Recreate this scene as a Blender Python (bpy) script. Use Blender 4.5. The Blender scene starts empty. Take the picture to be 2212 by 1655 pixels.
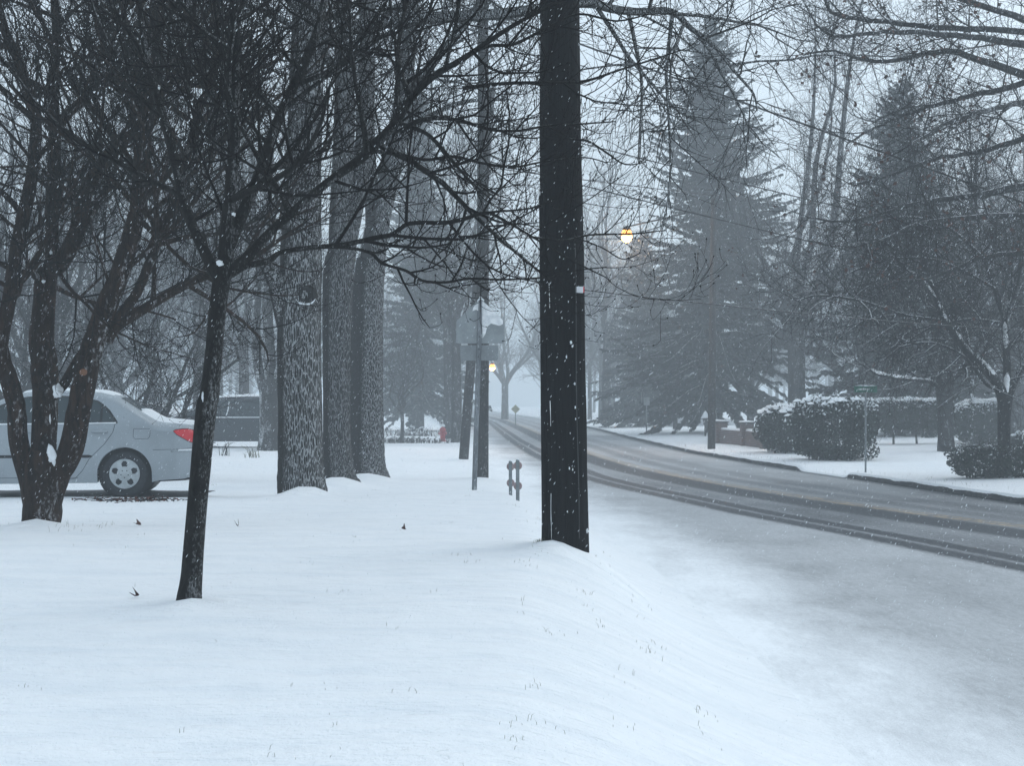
import bpy, bmesh, math, random
import numpy as np
from mathutils import Vector, Matrix, noise
R = math.radians
rng = random.Random(7)
nrg = np.random.default_rng(11)
sc = bpy.context.scene
COL = sc.collection

# ---------------------------------------------------------------- camera geometry
F, CX, HY, CAMZ = 3000.0, 1105.5, 870.0, 1.3      # photo measured on a 2211 x 1655 copy
def at(px, py, Y):
    return ((px - CX) * Y / F, Y, CAMZ - (py - HY) * Y / F)
def lerp_table(tab):
    xs = [a for a, b in tab]; ys = [b for a, b in tab]
    return lambda v: float(np.interp(v, xs, ys))
def sstep(t):
    t = max(0.0, min(1.0, t)); return t * t * (3 - 2 * t)

# ---------------------------------------------------------------- terrain
FOOT = lerp_table([(-30, 2.6), (0, 1.75), (5, 1.65), (7.6, 1.62), (8.7, 1.6), (13, 1.45), (16.5, 1.35), (19.5, 1.15), (26, .6), (31, .1), (42, -.6), (70, -2.4), (110, -5), (150, -8), (220, -13), (500, -30)])
BANKW = lerp_table([(0, 1.9), (5, 1.8), (8, 1.6), (10.5, 1.4), (20, 1.2), (60, .9)])
EDGE = lerp_table([(-30, 27), (0, 18), (10, 14.9), (20, 11.9), (23, 11.1), (27, 9.95), (34.9, 9.2), (42, 8.3), (55, 7.1), (80, 6.6), (106, 6.3), (150, 4.4), (220, 1), (500, -14)])
YEL = lerp_table([(-30, 24), (0, 14.9), (10, 11.6), (16, 9.6), (21.3, 7.84), (25.3, 6.5), (30.5, 5.3), (35, 4.45), (42, 3.6), (50, 3.05), (70, 2.2), (106, 1.1), (150, -.5), (220, -4), (500, -20)])
TRA = lerp_table([(-30, 23), (0, 14), (10, 10.8), (16, 8.9), (20, 7.37), (28.5, 5.0), (34.3, 3.95), (40, 3.15), (47.5, 2.6), (70, 1.7), (106, .5), (150, -1.2), (220, -5), (500, -21)])
TRB = lerp_table([(-30, 18), (0, 10.4), (10, 7.6), (16, 6.15), (20.4, 5.2), (24, 4.2), (27.8, 3.5), (30.9, 2.8), (35.8, 2.05), (50.9, 1.05), (70, .2), (106, -1), (136, -2), (220, -6.5), (500, -22)])
LAWN = lerp_table([(-30, -.05), (0, -.02), (5, .0), (8, .15), (10.5, .24), (13, .1), (16, .06), (19, .02), (20, -.08), (25, -.2), (31, -.42), (42, -.45), (67, -.6), (130, -.7), (500, -.8)])
BUMPS = []      # mounds of snow heaped at trunks: x, y, height, spread
ROADZ = -.50
KR = (CAMZ - ROADZ) / 1.9      # the road tables were measured for a camera 1.9 m above the road
def scaled(f): return lambda y: KR * f(y / KR)
FOOT, EDGE, YEL, TRA, TRB = map(scaled, (FOOT, EDGE, YEL, TRA, TRB))
def smooth3(f, y):
    return (f(y - 1.6) + f(y) * 2 + f(y + 1.6)) / 4
foot = lambda y: smooth3(FOOT, y)
edge = lambda y: smooth3(EDGE, y)
def roadz(x, y):
    d = abs(x - smooth3(YEL, y))
    return ROADZ - (.022 * min(d, 5.0) if x > smooth3(YEL, y) else .004 * min(d, 5.0))
def ground(x, y):
    f, e = foot(y), edge(y)
    if x < (f + e) / 2:
        n = noise.noise(Vector((x * .35, y * .5, 0))) * .035 + noise.noise(Vector((x * 1.3, y * 2.6, 5))) * .014 + noise.noise(Vector((x * 3.1, y * 5.2, 11))) * .009
        lw = smooth3(LAWN, y) + n - .012 * max(0, -x - 25)*0
        t = (f + .6 - x) / (BANKW(y) + .6)
        s = sstep(max(0, t) ** 1.15)
        z = (roadz(x, y) - .03) * (1 - s) + lw * s
    elif x <= e + .005:
        z = roadz(x, y) - .06
        if x < f + .3: pass
    else:
        h = .15 if not (35.2 < y < 38.6) else .03
        z = roadz(e, y) + h + min(.22, (x - e) * .02) + noise.noise(Vector((x * .5, y * .5, 9))) * .03 * min(1, (x - e) * 3)
    for bx, by, bh, bs in BUMPS:
        d2 = ((x - bx) ** 2 + (y - by) ** 2) / (bs * bs)
        if d2 < 9: z += bh * math.exp(-d2)
    return z

# ---------------------------------------------------------------- scene helpers
def tag(o, label=None, cat=None, group=None, kind=None):
    if label: o['label'] = label
    if cat: o['category'] = cat
    if group: o['group'] = group
    if kind: o['kind'] = kind
    return o
def empty(name, loc, label, cat, group=None, rz=0):
    o = bpy.data.objects.new(name, None); COL.objects.link(o)
    o.location = loc; o.rotation_euler = (0, 0, rz); o.empty_display_size = .2
    return tag(o, label, cat, group)
def link(name, me, mats, parent=None, loc=None):
    o = bpy.data.objects.new(name, me); COL.objects.link(o)
    for m in (mats if isinstance(mats, (list, tuple)) else [mats]): me.materials.append(m)
    if parent: o.parent = parent
    if loc is not None: o.location = loc
    return o
def mesh_np(name, V, Fc, mi=None, smooth=True):
    """faces: int array (n,k) or list of such arrays"""
    V = np.asarray(V, np.float32).reshape(-1, 3)
    Fs = Fc if isinstance(Fc, list) else [Fc]
    Fs = [np.asarray(f, np.int32) for f in Fs if len(f)]
    me = bpy.data.meshes.new(name)
    me.vertices.add(len(V)); me.vertices.foreach_set('co', V.ravel())
    nl = sum(f.size for f in Fs); npoly = sum(len(f) for f in Fs)
    me.loops.add(nl); me.polygons.add(npoly)
    me.loops.foreach_set('vertex_index', np.concatenate([f.ravel() for f in Fs]))
    tot = np.concatenate([np.full(len(f), f.shape[1], np.int32) for f in Fs])
    st = np.concatenate([[0], np.cumsum(tot)[:-1]]).astype(np.int32)
    me.polygons.foreach_set('loop_start', st)
    if mi is not None: me.polygons.foreach_set('material_index', np.asarray(mi, np.int32))
    me.polygons.foreach_set('use_smooth', np.full(npoly, smooth, bool))
    me.update(calc_edges=True); me.validate()
    return me
class MB:
    """small mesh collector for boxes, prisms, lathes"""
    def __init__(s): s.v = []; s.f = []; s.m = []
    def add(s, vs, fs, m=0):
        b = len(s.v); s.v += [tuple(v) for v in vs]; s.f += [tuple(i + b for i in f) for f in fs]; s.m += [m] * len(fs); return s
    def box(s, x0, x1, y0, y1, z0, z1, m=0):
        return s.add([(x0, y0, z0), (x1, y0, z0), (x1, y1, z0), (x0, y1, z0), (x0, y0, z1), (x1, y0, z1), (x1, y1, z1), (x0, y1, z1)],
                     [(0, 3, 2, 1), (4, 5, 6, 7), (0, 1, 5, 4), (1, 2, 6, 5), (2, 3, 7, 6), (3, 0, 4, 7)], m)
    def prism(s, poly, d, axis='y', o=0, m=0):
        """poly in (a,b) extruded by d from o along axis"""
        n = len(poly)
        def mk(a, b, c): return {'y': (a, c, b), 'x': (c, a, b), 'z': (a, b, c)}[axis]
        vs = [mk(a, b, o) for a, b in poly] + [mk(a, b, o + d) for a, b in poly]
        return s.add(vs, [tuple(range(n)), tuple(range(2 * n - 1, n - 1, -1))] + [(i, i + n, (i + 1) % n + n, (i + 1) % n) for i in range(n)], m)
    def lathe(s, prof, n=24, c=(0, 0, 0), axis='z', m=0):
        vs = []; fs = []
        for r, h in prof:
            for k in range(n):
                a = 2 * math.pi * k / n; u, w = r * math.cos(a), r * math.sin(a)
                vs.append({'z': (u, w, h), 'y': (u, h, w), 'x': (h, u, w)}[axis])
        vs = [(x + c[0], y + c[1], z + c[2]) for x, y, z in vs]
        for i in range(len(prof) - 1):
            for k in range(n):
                fs.append((i * n + k, i * n + (k + 1) % n, (i + 1) * n + (k + 1) % n, (i + 1) * n + k))
        if prof[0][0] > 1e-5: fs.append(tuple(range(n))[::-1])
        if prof[-1][0] > 1e-5: fs.append(tuple(range((len(prof) - 1) * n, len(prof) * n)))
        return s.add(vs, fs, m)
    def tube(s, pts, rad, n=8, m=0):
        T = Tubes(); T.add(pts, rad if isinstance(rad, (list, tuple)) else [rad] * len(pts)); V, Q = T.arrays(n, cap=True)
        return s.add(V.tolist(), [tuple(q) for fs in Q for q in fs.tolist()], m)
    def build(s, name, mats, parent=None, loc=None, smooth=False, bevel=0, solid=0):
        me = bpy.data.meshes.new(name); me.from_pydata(s.v, [], s.f)
        me.polygons.foreach_set('material_index', s.m)
        me.polygons.foreach_set('use_smooth', [smooth] * len(s.f))
        bm = bmesh.new(); bm.from_mesh(me); bmesh.ops.recalc_face_normals(bm, faces=bm.faces); bm.to_mesh(me); bm.free()
        o = link(name, me, mats, parent, loc)
        if bevel:
            b = o.modifiers.new('bevel', 'BEVEL'); b.width = bevel; b.segments = 2; b.limit_method = 'ANGLE'
        if smooth and not bevel:
            pass
        return o

class Tubes:
    """many tapering tubes -> one mesh, vectorised"""
    def __init__(s): s.g = {}
    def add(s, pts, rad): s.g.setdefault(len(pts), []).append((pts, rad))
    def count(s): return sum(len(v) for v in s.g.values())
    def arrays(s, sides, cap=False, gnarl=0):
        Vs, Fs, base = [], [], 0
        ang = np.arange(sides) * 2 * math.pi / sides
        for n, items in s.g.items():
            P = np.array([i[0] for i in items], np.float64); Rd = np.array([i[1] for i in items], np.float64)
            B = len(P)
            T = np.empty_like(P); T[:, 1:-1] = P[:, 2:] - P[:, :-2]; T[:, 0] = P[:, 1] - P[:, 0]; T[:, -1] = P[:, -1] - P[:, -2]
            T /= np.linalg.norm(T, axis=2, keepdims=True) + 1e-9
            mean = np.abs(P[:, -1] - P[:, 0]); ax = np.argmin(mean, axis=1)
            ref = np.zeros((B, 1, 3)); ref[np.arange(B), 0, ax] = 1
            U = np.cross(T, np.broadcast_to(ref, T.shape)); U /= np.linalg.norm(U, axis=2, keepdims=True) + 1e-9
            W = np.cross(T, U)
            rr = np.repeat(Rd[:, :, None], sides, axis=2)
            if gnarl:
                ph = nrg.random((B, 1, 1)) * 6
                t = np.arange(n)[None, :, None] * .9
                rr = rr * (1 + gnarl * (np.sin(ang[None, None] * 2 + ph + t * .35) * .5 + np.sin(ang[None, None] * 5 + t * .7 + ph) * .3 + nrg.normal(0, .35, rr.shape)))
            V = P[:, :, None] + rr[..., None] * (np.cos(ang)[None, None, :, None] * U[:, :, None] + np.sin(ang)[None, None, :, None] * W[:, :, None])
            Vs.append(V.reshape(-1, 3))
            i = np.arange(n - 1)[:, None]; k = np.arange(sides)[None]; k2 = (k + 1) % sides
            q = np.stack([i * sides + k, i * sides + k2, (i + 1) * sides + k2, (i + 1) * sides + k], -1).reshape(-1, 4)
            Fs.append((np.arange(B)[:, None, None] * n * sides + q[None]).reshape(-1, 4) + base)
            if cap:
                c0 = np.arange(sides)[None] + np.arange(B)[:, None] * n * sides + base
                Fs.append(c0); Fs.append(c0[:, ::-1] + (n - 1) * sides)
            base += B * n * sides
        return np.concatenate(Vs), Fs
    def mesh(s, name, sides, cap=False, gnarl=0):
        V, Fs = s.arrays(sides, cap, gnarl)
        by = {}
        for f in Fs: by.setdefault(f.shape[1], []).append(f)
        return mesh_np(name, V, [np.concatenate(x) for x in by.values()])

# ---------------------------------------------------------------- materials
def nmat(name):
    m = bpy.data.materials.new(name); m.use_nodes = True
    nt = m.node_tree; b = nt.nodes['Principled BSDF']
    return m, nt, b
def N(nt, t, **kw):
    n = nt.nodes.new('ShaderNode' + t)
    for k, v in kw.items():
        if k in n.inputs: n.inputs[k].default_value = v
        else: setattr(n, k, v)
    return n
def L(nt, a, b): nt.links.new(a, b)
def math_(nt, op, a, b=None, c=None, clamp=False):
    n = nt.nodes.new('ShaderNodeMath'); n.operation = op; n.use_clamp = clamp
    for i, v in enumerate((a, b, c)):
        if v is None: continue
        if isinstance(v, (int, float)): n.inputs[i].default_value = v
        else: L(nt, v, n.inputs[i])
    return n.outputs[0]
def smap(nt, v, a, b, c=0., d=1.):
    n = nt.nodes.new('ShaderNodeMapRange'); n.interpolation_type = 'SMOOTHSTEP'
    L(nt, v, n.inputs[0]); n.inputs[1].default_value = a; n.inputs[2].default_value = b; n.inputs[3].default_value = c; n.inputs[4].default_value = d
    return n.outputs[0]
def mixc(nt, f, a, b):
    n = nt.nodes.new('ShaderNodeMix'); n.data_type = 'RGBA'
    for i, v in ((0, f), (6, a), (7, b)):
        if isinstance(v, (int, float)): n.inputs[i].default_value = v
        elif isinstance(v, tuple): n.inputs[i].default_value = (*v, 1) if len(v) == 3 else v
        else: L(nt, v, n.inputs[i])
    return n.outputs[2]
def noise_(nt, scale, detail=4, rough=.6, vec=None, sc3=None, coord='Object', dist=0):
    v = N(nt, 'NewGeometry').outputs['Position'] if coord == 'World' else N(nt, 'TexCoord').outputs[coord]
    if sc3:
        mp = nt.nodes.new('ShaderNodeMapping'); mp.inputs['Scale'].default_value = sc3; L(nt, v, mp.inputs[0]); v = mp.outputs[0]
    n = N(nt, 'TexNoise', Scale=scale, Detail=detail, Roughness=rough, Distortion=dist); L(nt, v, n.inputs['Vector'])
    return n.outputs['Fac']
def bump_(nt, b, h, strength=.4, dist=.02):
    n = N(nt, 'Bump', Strength=strength, Distance=dist); L(nt, h, n.inputs['Height']); L(nt, n.outputs[0], b.inputs['Normal'])
SNOWC = (.885, .915, .94)
def dotN(nt, d):
    g = N(nt, 'NewGeometry'); n = nt.nodes.new('ShaderNodeVectorMath'); n.operation = 'DOT_PRODUCT'
    v = Vector(d).normalized(); n.inputs[1].default_value = v; L(nt, g.outputs['Normal'], n.inputs[0]); return n.outputs['Value']
def snow_mat(name='snow', speck=True):
    m, nt, b = nmat(name)
    b.inputs['Roughness'].default_value = .75; b.inputs['Specular IOR Level'].default_value = .25
    a = noise_(nt, 1, 5, .62, sc3=(1.1, 4.2, 1.0), coord='World')      # wind ripples lie across the view
    f = noise_(nt, 60, 3, .7, coord='World')
    c = noise_(nt, .35, 3, .5, coord='World')
    h = math_(nt, 'ADD', math_(nt, 'MULTIPLY', a, 1.0), math_(nt, 'MULTIPLY', f, .12))
    mid = noise_(nt, 1, 4, .6, sc3=(2.6, 6.5, 1), coord='World')
    h = math_(nt, 'ADD', h, math_(nt, 'MULTIPLY', mid, .45))
    bump_(nt, b, h, .9, .10)
    col = mixc(nt, smap(nt, a, .32, .6), (.83, .87, .905), SNOWC)
    if speck:
        sp = noise_(nt, 26, 4, .75, sc3=(1.3, .55, 1), coord='World')
        patch = smap(nt, c, .46, .62)
        s = math_(nt, 'MULTIPLY', smap(nt, sp, .60, .70), math_(nt, 'MULTIPLY', patch, .5))
        col = mixc(nt, s, col, (.42, .45, .44))
    L(nt, col, b.inputs['Base Color'])
    return m
def plain(name, col, rough=.7, metal=0, var=.25, scale=8, bump=0, spec=.3, sc3=None):
    m, nt, b = nmat(name)
    n = noise_(nt, scale, 4, .6, sc3=sc3)
    c1 = tuple(c * (1 - var) for c in col); c2 = tuple(min(1, c * (1 + var)) for c in col)
    L(nt, mixc(nt, smap(nt, n, .3, .7), c1, c2), b.inputs['Base Color'])
    b.inputs['Roughness'].default_value = rough; b.inputs['Metallic'].default_value = metal; b.inputs['Specular IOR Level'].default_value = spec
    if bump: bump_(nt, b, n, bump, .02)
    return m
def bark(name, dark, light, scale=(22, 22, 5), snow_dir=None, snow_amt=.5, top=.62, bumps=.6, furrow=False, side0=.05, side1=.75, snowk=.9, fine=34):
    """wet bark; snow packed in on the windward side and lying on upward faces"""
    m, nt, b = nmat(name)
    n = noise_(nt, 1, 5, .62, sc3=scale, dist=.6)
    c = noise_(nt, 1, 3, .6, sc3=(2.5, 2.5, 1.2))
    if furrow:
        tc = N(nt, 'TexCoord'); mp = N(nt, 'Mapping'); mp.inputs['Scale'].default_value = (scale[0], scale[1], scale[2]); L(nt, tc.outputs['Object'], mp.inputs[0])
        wn = N(nt, 'TexNoise', Scale=.9, Detail=2.0); L(nt, mp.outputs[0], wn.inputs['Vector'])
        ad = N(nt, 'VectorMath', operation='ADD'); L(nt, mp.outputs[0], ad.inputs[0]); L(nt, wn.outputs['Color'], ad.inputs[1])
        vo = N(nt, 'TexVoronoi', feature='DISTANCE_TO_EDGE', Scale=1.0); L(nt, ad.outputs[0], vo.inputs['Vector'])
        ridge = smap(nt, vo.outputs['Distance'], .01, .17)
    else:
        ridge = smap(nt, n, .38, .62)
    col = mixc(nt, ridge, dark, light)
    col = mixc(nt, smap(nt, c, .35, .7), col, tuple(x * .62 for x in light))
    hh = math_(nt, 'ADD', ridge, math_(nt, 'MULTIPLY', n, .5))
    bump_(nt, b, hh, bumps, .03)
    b.inputs['Roughness'].default_value = .8; b.inputs['Specular IOR Level'].default_value = .08
    fac = None
    f2 = noise_(nt, 1, 4, .7, sc3=(9, 9, 4))
    if top is not None:
        up = dotN(nt, (0, 0, 1))
        fac = smap(nt, math_(nt, 'ADD', up, math_(nt, 'MULTIPLY', math_(nt, 'SUBTRACT', f2, .5), .8)), top, top + .12)
    if snow_dir:
        sd = smap(nt, dotN(nt, snow_dir), side0, side1)
        pat = math_(nt, 'SUBTRACT', 1.0, ridge) if furrow else n
        if furrow:
            s = smap(nt, math_(nt, 'MULTIPLY', math_(nt, 'ADD', pat, math_(nt, 'MULTIPLY', math_(nt, 'SUBTRACT', f2, .5), .9)), sd), .62 - snow_amt * .5, .85 - snow_amt * .3)
        else:
            fn = noise_(nt, 1, 3, .7, sc3=(fine, fine, fine * .45)); lg = noise_(nt, 1, 3, .6, sc3=(5, 5, 2.2))
            s = smap(nt, math_(nt, 'ADD', math_(nt, 'MULTIPLY', sd, snow_amt), math_(nt, 'ADD', math_(nt, 'MULTIPLY', fn, .55), math_(nt, 'MULTIPLY', lg, .45))), .66, .86)
            s = math_(nt, 'MULTIPLY', s, sd)
        fac = s if fac is None else math_(nt, 'MAXIMUM', fac, s)
    if fac is not None: col = mixc(nt, math_(nt, 'MULTIPLY', fac, snowk), col, SNOWC)
    L(nt, col, b.inputs['Base Color'])
    return m
WIND = (.42, -.9, .1)
M = {}
M['snow'] = snow_mat(); M['snowclean'] = snow_mat('packed_snow', False)
M['pole'] = bark('creosote_pole_wood', (.002, .002, .003), (.006, .006, .007), (30, 30, 1.1), None, 0, None, .5)
M['pole2'] = bark('weathered_pole_wood', (.03, .031, .034), (.065, .063, .062), (30, 30, 1.2), WIND, .12, None, .4, snowk=.5)
M['bark_near'] = bark('wet_young_bark', (.007, .007, .007), (.020, .019, .018), (26, 26, 11), (.85, -.55, .05), .17, .93, .5, snowk=.28, fine=95)
M['bark_stem'] = bark('wet_flaky_bark', (.010, .007, .006), (.040, .024, .017), (16, 16, 5), (.85, -.45, .1), .13, .9, .9, snowk=.6)
M['bark_maple'] = bark('furrowed_bark', (.010, .010, .010), (.032, .032, .03), (46, 46, 6), (.38, -.92, 0), .46, .95, .9, True, -.15, 1.0, .47)
M['bark_maple2'] = bark('fine_furrowed_bark', (.010, .010, .011), (.028, .027, .027), (44, 44, 7), (.5, -.86, 0), .40, .95, .8, True, -.05, 1.0, .25)
M['bark_maple3'] = bark('dark_furrowed_bark', (.009, .009, .010), (.024, .023, .023), (34, 34, 9), (.75, -.65, 0), .40, .95, .8, True, -.1, 1.05, .34)
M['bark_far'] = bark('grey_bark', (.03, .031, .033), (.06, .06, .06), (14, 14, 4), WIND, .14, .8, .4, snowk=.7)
M['bark_snowy'] = bark('snow_lined_bark', (.02, .021, .022), (.045, .045, .045), (14, 14, 4), (-.6, -.6, .4), .20, .6, .4, side0=-.3, side1=1.0, snowk=.8)
M['twig'] = plain('dark_twig', (.008, .007, .007), .85, 0, .3, 3, 0, .08)
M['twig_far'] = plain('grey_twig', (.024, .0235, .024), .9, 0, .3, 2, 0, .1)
M['needle'] = plain('spruce_needles', (.02, .03, .028), .8, 0, .35, 1.2)
M['leafdark'] = plain('evergreen_leaf', (.022, .032, .026), .7, 0, .5, 2.0)
M['deadleaf'] = plain('dead_brown_leaf', (.10, .035, .022), .8, 0, .4, 6)
M['oakleaf'] = plain('withered_leaf', (.07, .03, .022), .8, 0, .4, 4)
M['grass'] = plain('winter_grass', (.16, .16, .12), .8, 0, .5, 5)
M['galv'] = plain('galvanised_steel', (.20, .225, .235), .55, .5, .2, 14, .15)
M['signback'] = plain('aluminium_sheet', (.27, .295, .305), .6, .0, .12, 5)
M['steel_dark'] = plain('dark_steel', (.04, .042, .045), .5, .4, .3, 10)
M['brick'] = None
M['tyre'] = plain('tyre_rubber', (.022, .025, .03), .8, 0, .25, 20)
M['black'] = plain('black_trim', (.012, .013, .016), .5, 0, .2, 10)
M['asphalt_bare'] = plain('wet_asphalt', (.045, .05, .056), .45, 0, .3, 18, .3)
M['reflector'] = plain('faded_reflector_back', (.30, .22, .22), .6, 0, .15, 20)
M['hydrant'] = plain('red_hydrant_paint', (.42, .05, .06), .45, 0, .2, 9)
M['yellow'] = plain('yellow_sign_sheet', (.34, .33, .19), .5, 0, .1, 3)
M['green'] = plain('green_sign_sheet', (.015, .13, .085), .5, 0, .15, 3)
M['white'] = plain('white_paint', (.7, .72, .74), .5, 0, .08, 6)
M['siding'] = plain('grey_siding', (.20, .21, .22), .8, 0, .12, 3)
M['roof'] = plain('dark_shingles', (.06, .062, .07), .8, 0, .3, 12)
M['cutwood'] = plain('fresh_cut_wood', (.20, .095, .05), .7, 0, .2, 20)
def glass(name, col):
    m, nt, b = nmat(name); b.inputs['Base Color'].default_value = (*col, 1); b.inputs['Roughness'].default_value = .08; b.inputs['Specular IOR Level'].default_value = .5
    n = noise_(nt, 9, 3, .6); L(nt, smap(nt, n, .4, .7, .05, .3), b.inputs['Roughness']); return m
M['glass'] = glass('tinted_glass', (.02, .035, .042))
M['tail'] = glass('red_lens', (.62, .02, .03))
def paint(name, col, metal=.35):
    m, nt, b = nmat(name)
    n = noise_(nt, 5, 5, .65, sc3=(1, 1, .6)); f = noise_(nt, 45, 3, .7)
    up = dotN(nt, (0, 0, 1))
    dirt = math_(nt, 'MULTIPLY', smap(nt, n, .4, .75), .22)
    c = mixc(nt, dirt, col, tuple(x * .55 for x in col))
    fr = math_(nt, 'MULTIPLY', smap(nt, math_(nt, 'ADD', math_(nt, 'MULTIPLY', up, .26), f), .80, .90), .6)   # snow grains clinging to the paint
    c = mixc(nt, fr, c, SNOWC); L(nt, c, b.inputs['Base Color'])
    b.inputs['Metallic'].default_value = metal; L(nt, smap(nt, n, .2, .8, .25, .5), b.inputs['Roughness'])
    return m
M['silver'] = paint('silver_blue_paint', (.33, .37, .40))
M['charcoal'] = paint('dark_blue_paint', (.035, .045, .055), .2)
M['whitepaint'] = paint('pale_paint', (.5, .52, .54), .1)
def brickmat():
    m, nt, b = nmat('old_brick')
    tc = N(nt, 'TexCoord'); sp = N(nt, 'SeparateXYZ'); L(nt, tc.outputs['Object'], sp.inputs[0])
    cb = N(nt, 'CombineXYZ'); L(nt, math_(nt, 'ADD', sp.outputs[0], sp.outputs[1]), cb.inputs[0]); L(nt, sp.outputs[2], cb.inputs[1])
    t = N(nt, 'TexBrick', Scale=1.0); t.inputs['Brick Width'].default_value = .21; t.inputs['Row Height'].default_value = .075; t.inputs['Mortar Size'].default_value = .012
    t.inputs['Color1'].default_value = (.11, .055, .05, 1); t.inputs['Color2'].default_value = (.075, .045, .045, 1); t.inputs['Mortar'].default_value = (.14, .135, .13, 1)
    L(nt, cb.outputs[0], t.inputs['Vector']); L(nt, t.outputs['Color'], b.inputs['Base Color']); b.inputs['Roughness'].default_value = .85
    return m
M['brick'] = brickmat()
def emit(name, col, s):
    m, nt, b = nmat(name); b.inputs['Emission Color'].default_value = (*col, 1); b.inputs['Emission Strength'].default_value = s; b.inputs['Base Color'].default_value = (*col, 1)
    n = noise_(nt, 3, 2); L(nt, smap(nt, n, 0, 1, s * .9, s * 1.1), b.inputs['Emission Strength']); return m
M['lamp'] = emit('sodium_lamp', (1.0, .45, .15), 9)
M['lampglow'] = emit('amber_glow_rim', (1.0, .36, .07), 2.2)  # emissive tone standing in for the orange rim of the lamp's glow
def roadmat():
    m, nt, b = nmat('snowy_road')
    def att(n): a = N(nt, 'Attribute'); a.attribute_name = n; return a.outputs['Fac']
    dA, dB, dC, dE, dF = att('dA'), att('dB'), att('dC'), att('dE'), att('dF')
    n1 = noise_(nt, 1, 5, .65, sc3=(.5, .13, 1), coord='World'); n2 = noise_(nt, 9, 4, .7, sc3=(1, .45, 1), coord='World'); n3 = noise_(nt, 90, 2, .6, coord='World')
    n4 = noise_(nt, 1, 5, .6, sc3=(.75, .34, 1), coord='World')
    wob = math_(nt, 'MULTIPLY', math_(nt, 'SUBTRACT', n2, .5), .16)
    def band(d, c, w, soft):
        x = math_(nt, 'ABSOLUTE', math_(nt, 'ADD', math_(nt, 'SUBTRACT', d, c), wob))
        return smap(nt, x, w, w + soft, 1, 0)
    # snow cover, 1 = full white, 0 = bare wet asphalt
    dw = math_(nt, 'ADD', dF, math_(nt, 'MULTIPLY', math_(nt, 'SUBTRACT', n4, .5), 1.3))
    sh = smap(nt, dw, .45, 2.2, 1.0, .46)
    gy = N(nt, 'SeparateXYZ'); L(nt, N(nt, 'NewGeometry').outputs['Position'], gy.inputs[0])                       # thins out away from the bank
    sh = math_(nt, 'SUBTRACT', sh, math_(nt, 'MULTIPLY', smap(nt, n4, .40, .72), .12))
    lane = smap(nt, dB, -.6, .6, 0, 1)
    cov = math_(nt, 'SUBTRACT', sh, math_(nt, 'MULTIPLY', lane, math_(nt, 'MULTIPLY', n1, .16)))
    far = smap(nt, dC, -.2, .5, 0, 1)
    cov = math_(nt, 'ADD', cov, math_(nt, 'MULTIPLY', lane, smap(nt, gy.outputs[1], 20, 50, -.14, .08)))
    bare = band(dB, -.22, .09, .22)
    bare = math_(nt, 'MAXIMUM', bare, band(dB, .22, .09, .16))
    bare = math_(nt, 'MAXIMUM', bare, math_(nt, 'MULTIPLY', band(dB, .75, .1, .3), .2))
    bare = math_(nt, 'MAXIMUM', bare, band(dA, .0, .28, .32))
    bare = math_(nt, 'MAXIMUM', bare, math_(nt, 'MULTIPLY', band(dC, .9, .10, .4), .45))
    bare = math_(nt, 'MAXIMUM', bare, math_(nt, 'MULTIPLY', band(dC, 1.9, .15, .5), .35))
    bare = math_(nt, 'MAXIMUM', bare, math_(nt, 'MULTIPLY', band(dE, -.10, .08, .35), .7))
    bare = math_(nt, 'MULTIPLY', bare, smap(nt, n1, .2, .5, .82, .97))
    cov = math_(nt, 'MULTIPLY', cov, math_(nt, 'SUBTRACT', 1.0, bare))
    n5 = noise_(nt, 22, 4, .8, sc3=(1, .3, 1), coord='World')
    cov = math_(nt, 'ADD', cov, math_(nt, 'ADD', math_(nt, 'MULTIPLY', math_(nt, 'SUBTRACT', n3, .5), .35), math_(nt, 'MULTIPLY', math_(nt, 'SUBTRACT', n5, .5), .40)), clamp=True)
    asp = mixc(nt, n2, (.032, .037, .044), (.06, .067, .076))
    yl = math_(nt, 'MAXIMUM', band(dC, -.1, .045, .03), band(dC, .12, .045, .03))
    asp = mixc(nt, math_(nt, 'MULTIPLY', yl, smap(nt, n2, .35, .62, .1, .75)), asp, (.40, .26, .09))
    covy = math_(nt, 'MULTIPLY', cov, math_(nt, 'SUBTRACT', 1.0, math_(nt, 'MULTIPLY', yl, .4)))
    L(nt, mixc(nt, covy, asp, SNOWC), b.inputs['Base Color'])
    L(nt, smap(nt, covy, .1, .6, .6, .9), b.inputs['Roughness']); b.inputs['Specular IOR Level'].default_value = .12
    bump_(nt, b, math_(nt, 'ADD', cov, math_(nt, 'MULTIPLY', n3, .2)), .35, .02)
    return m
M['road'] = roadmat()
M['snowpatch'] = plain('wind_packed_snow', (.86, .89, .91), .8, 0, .2, 9)
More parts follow.
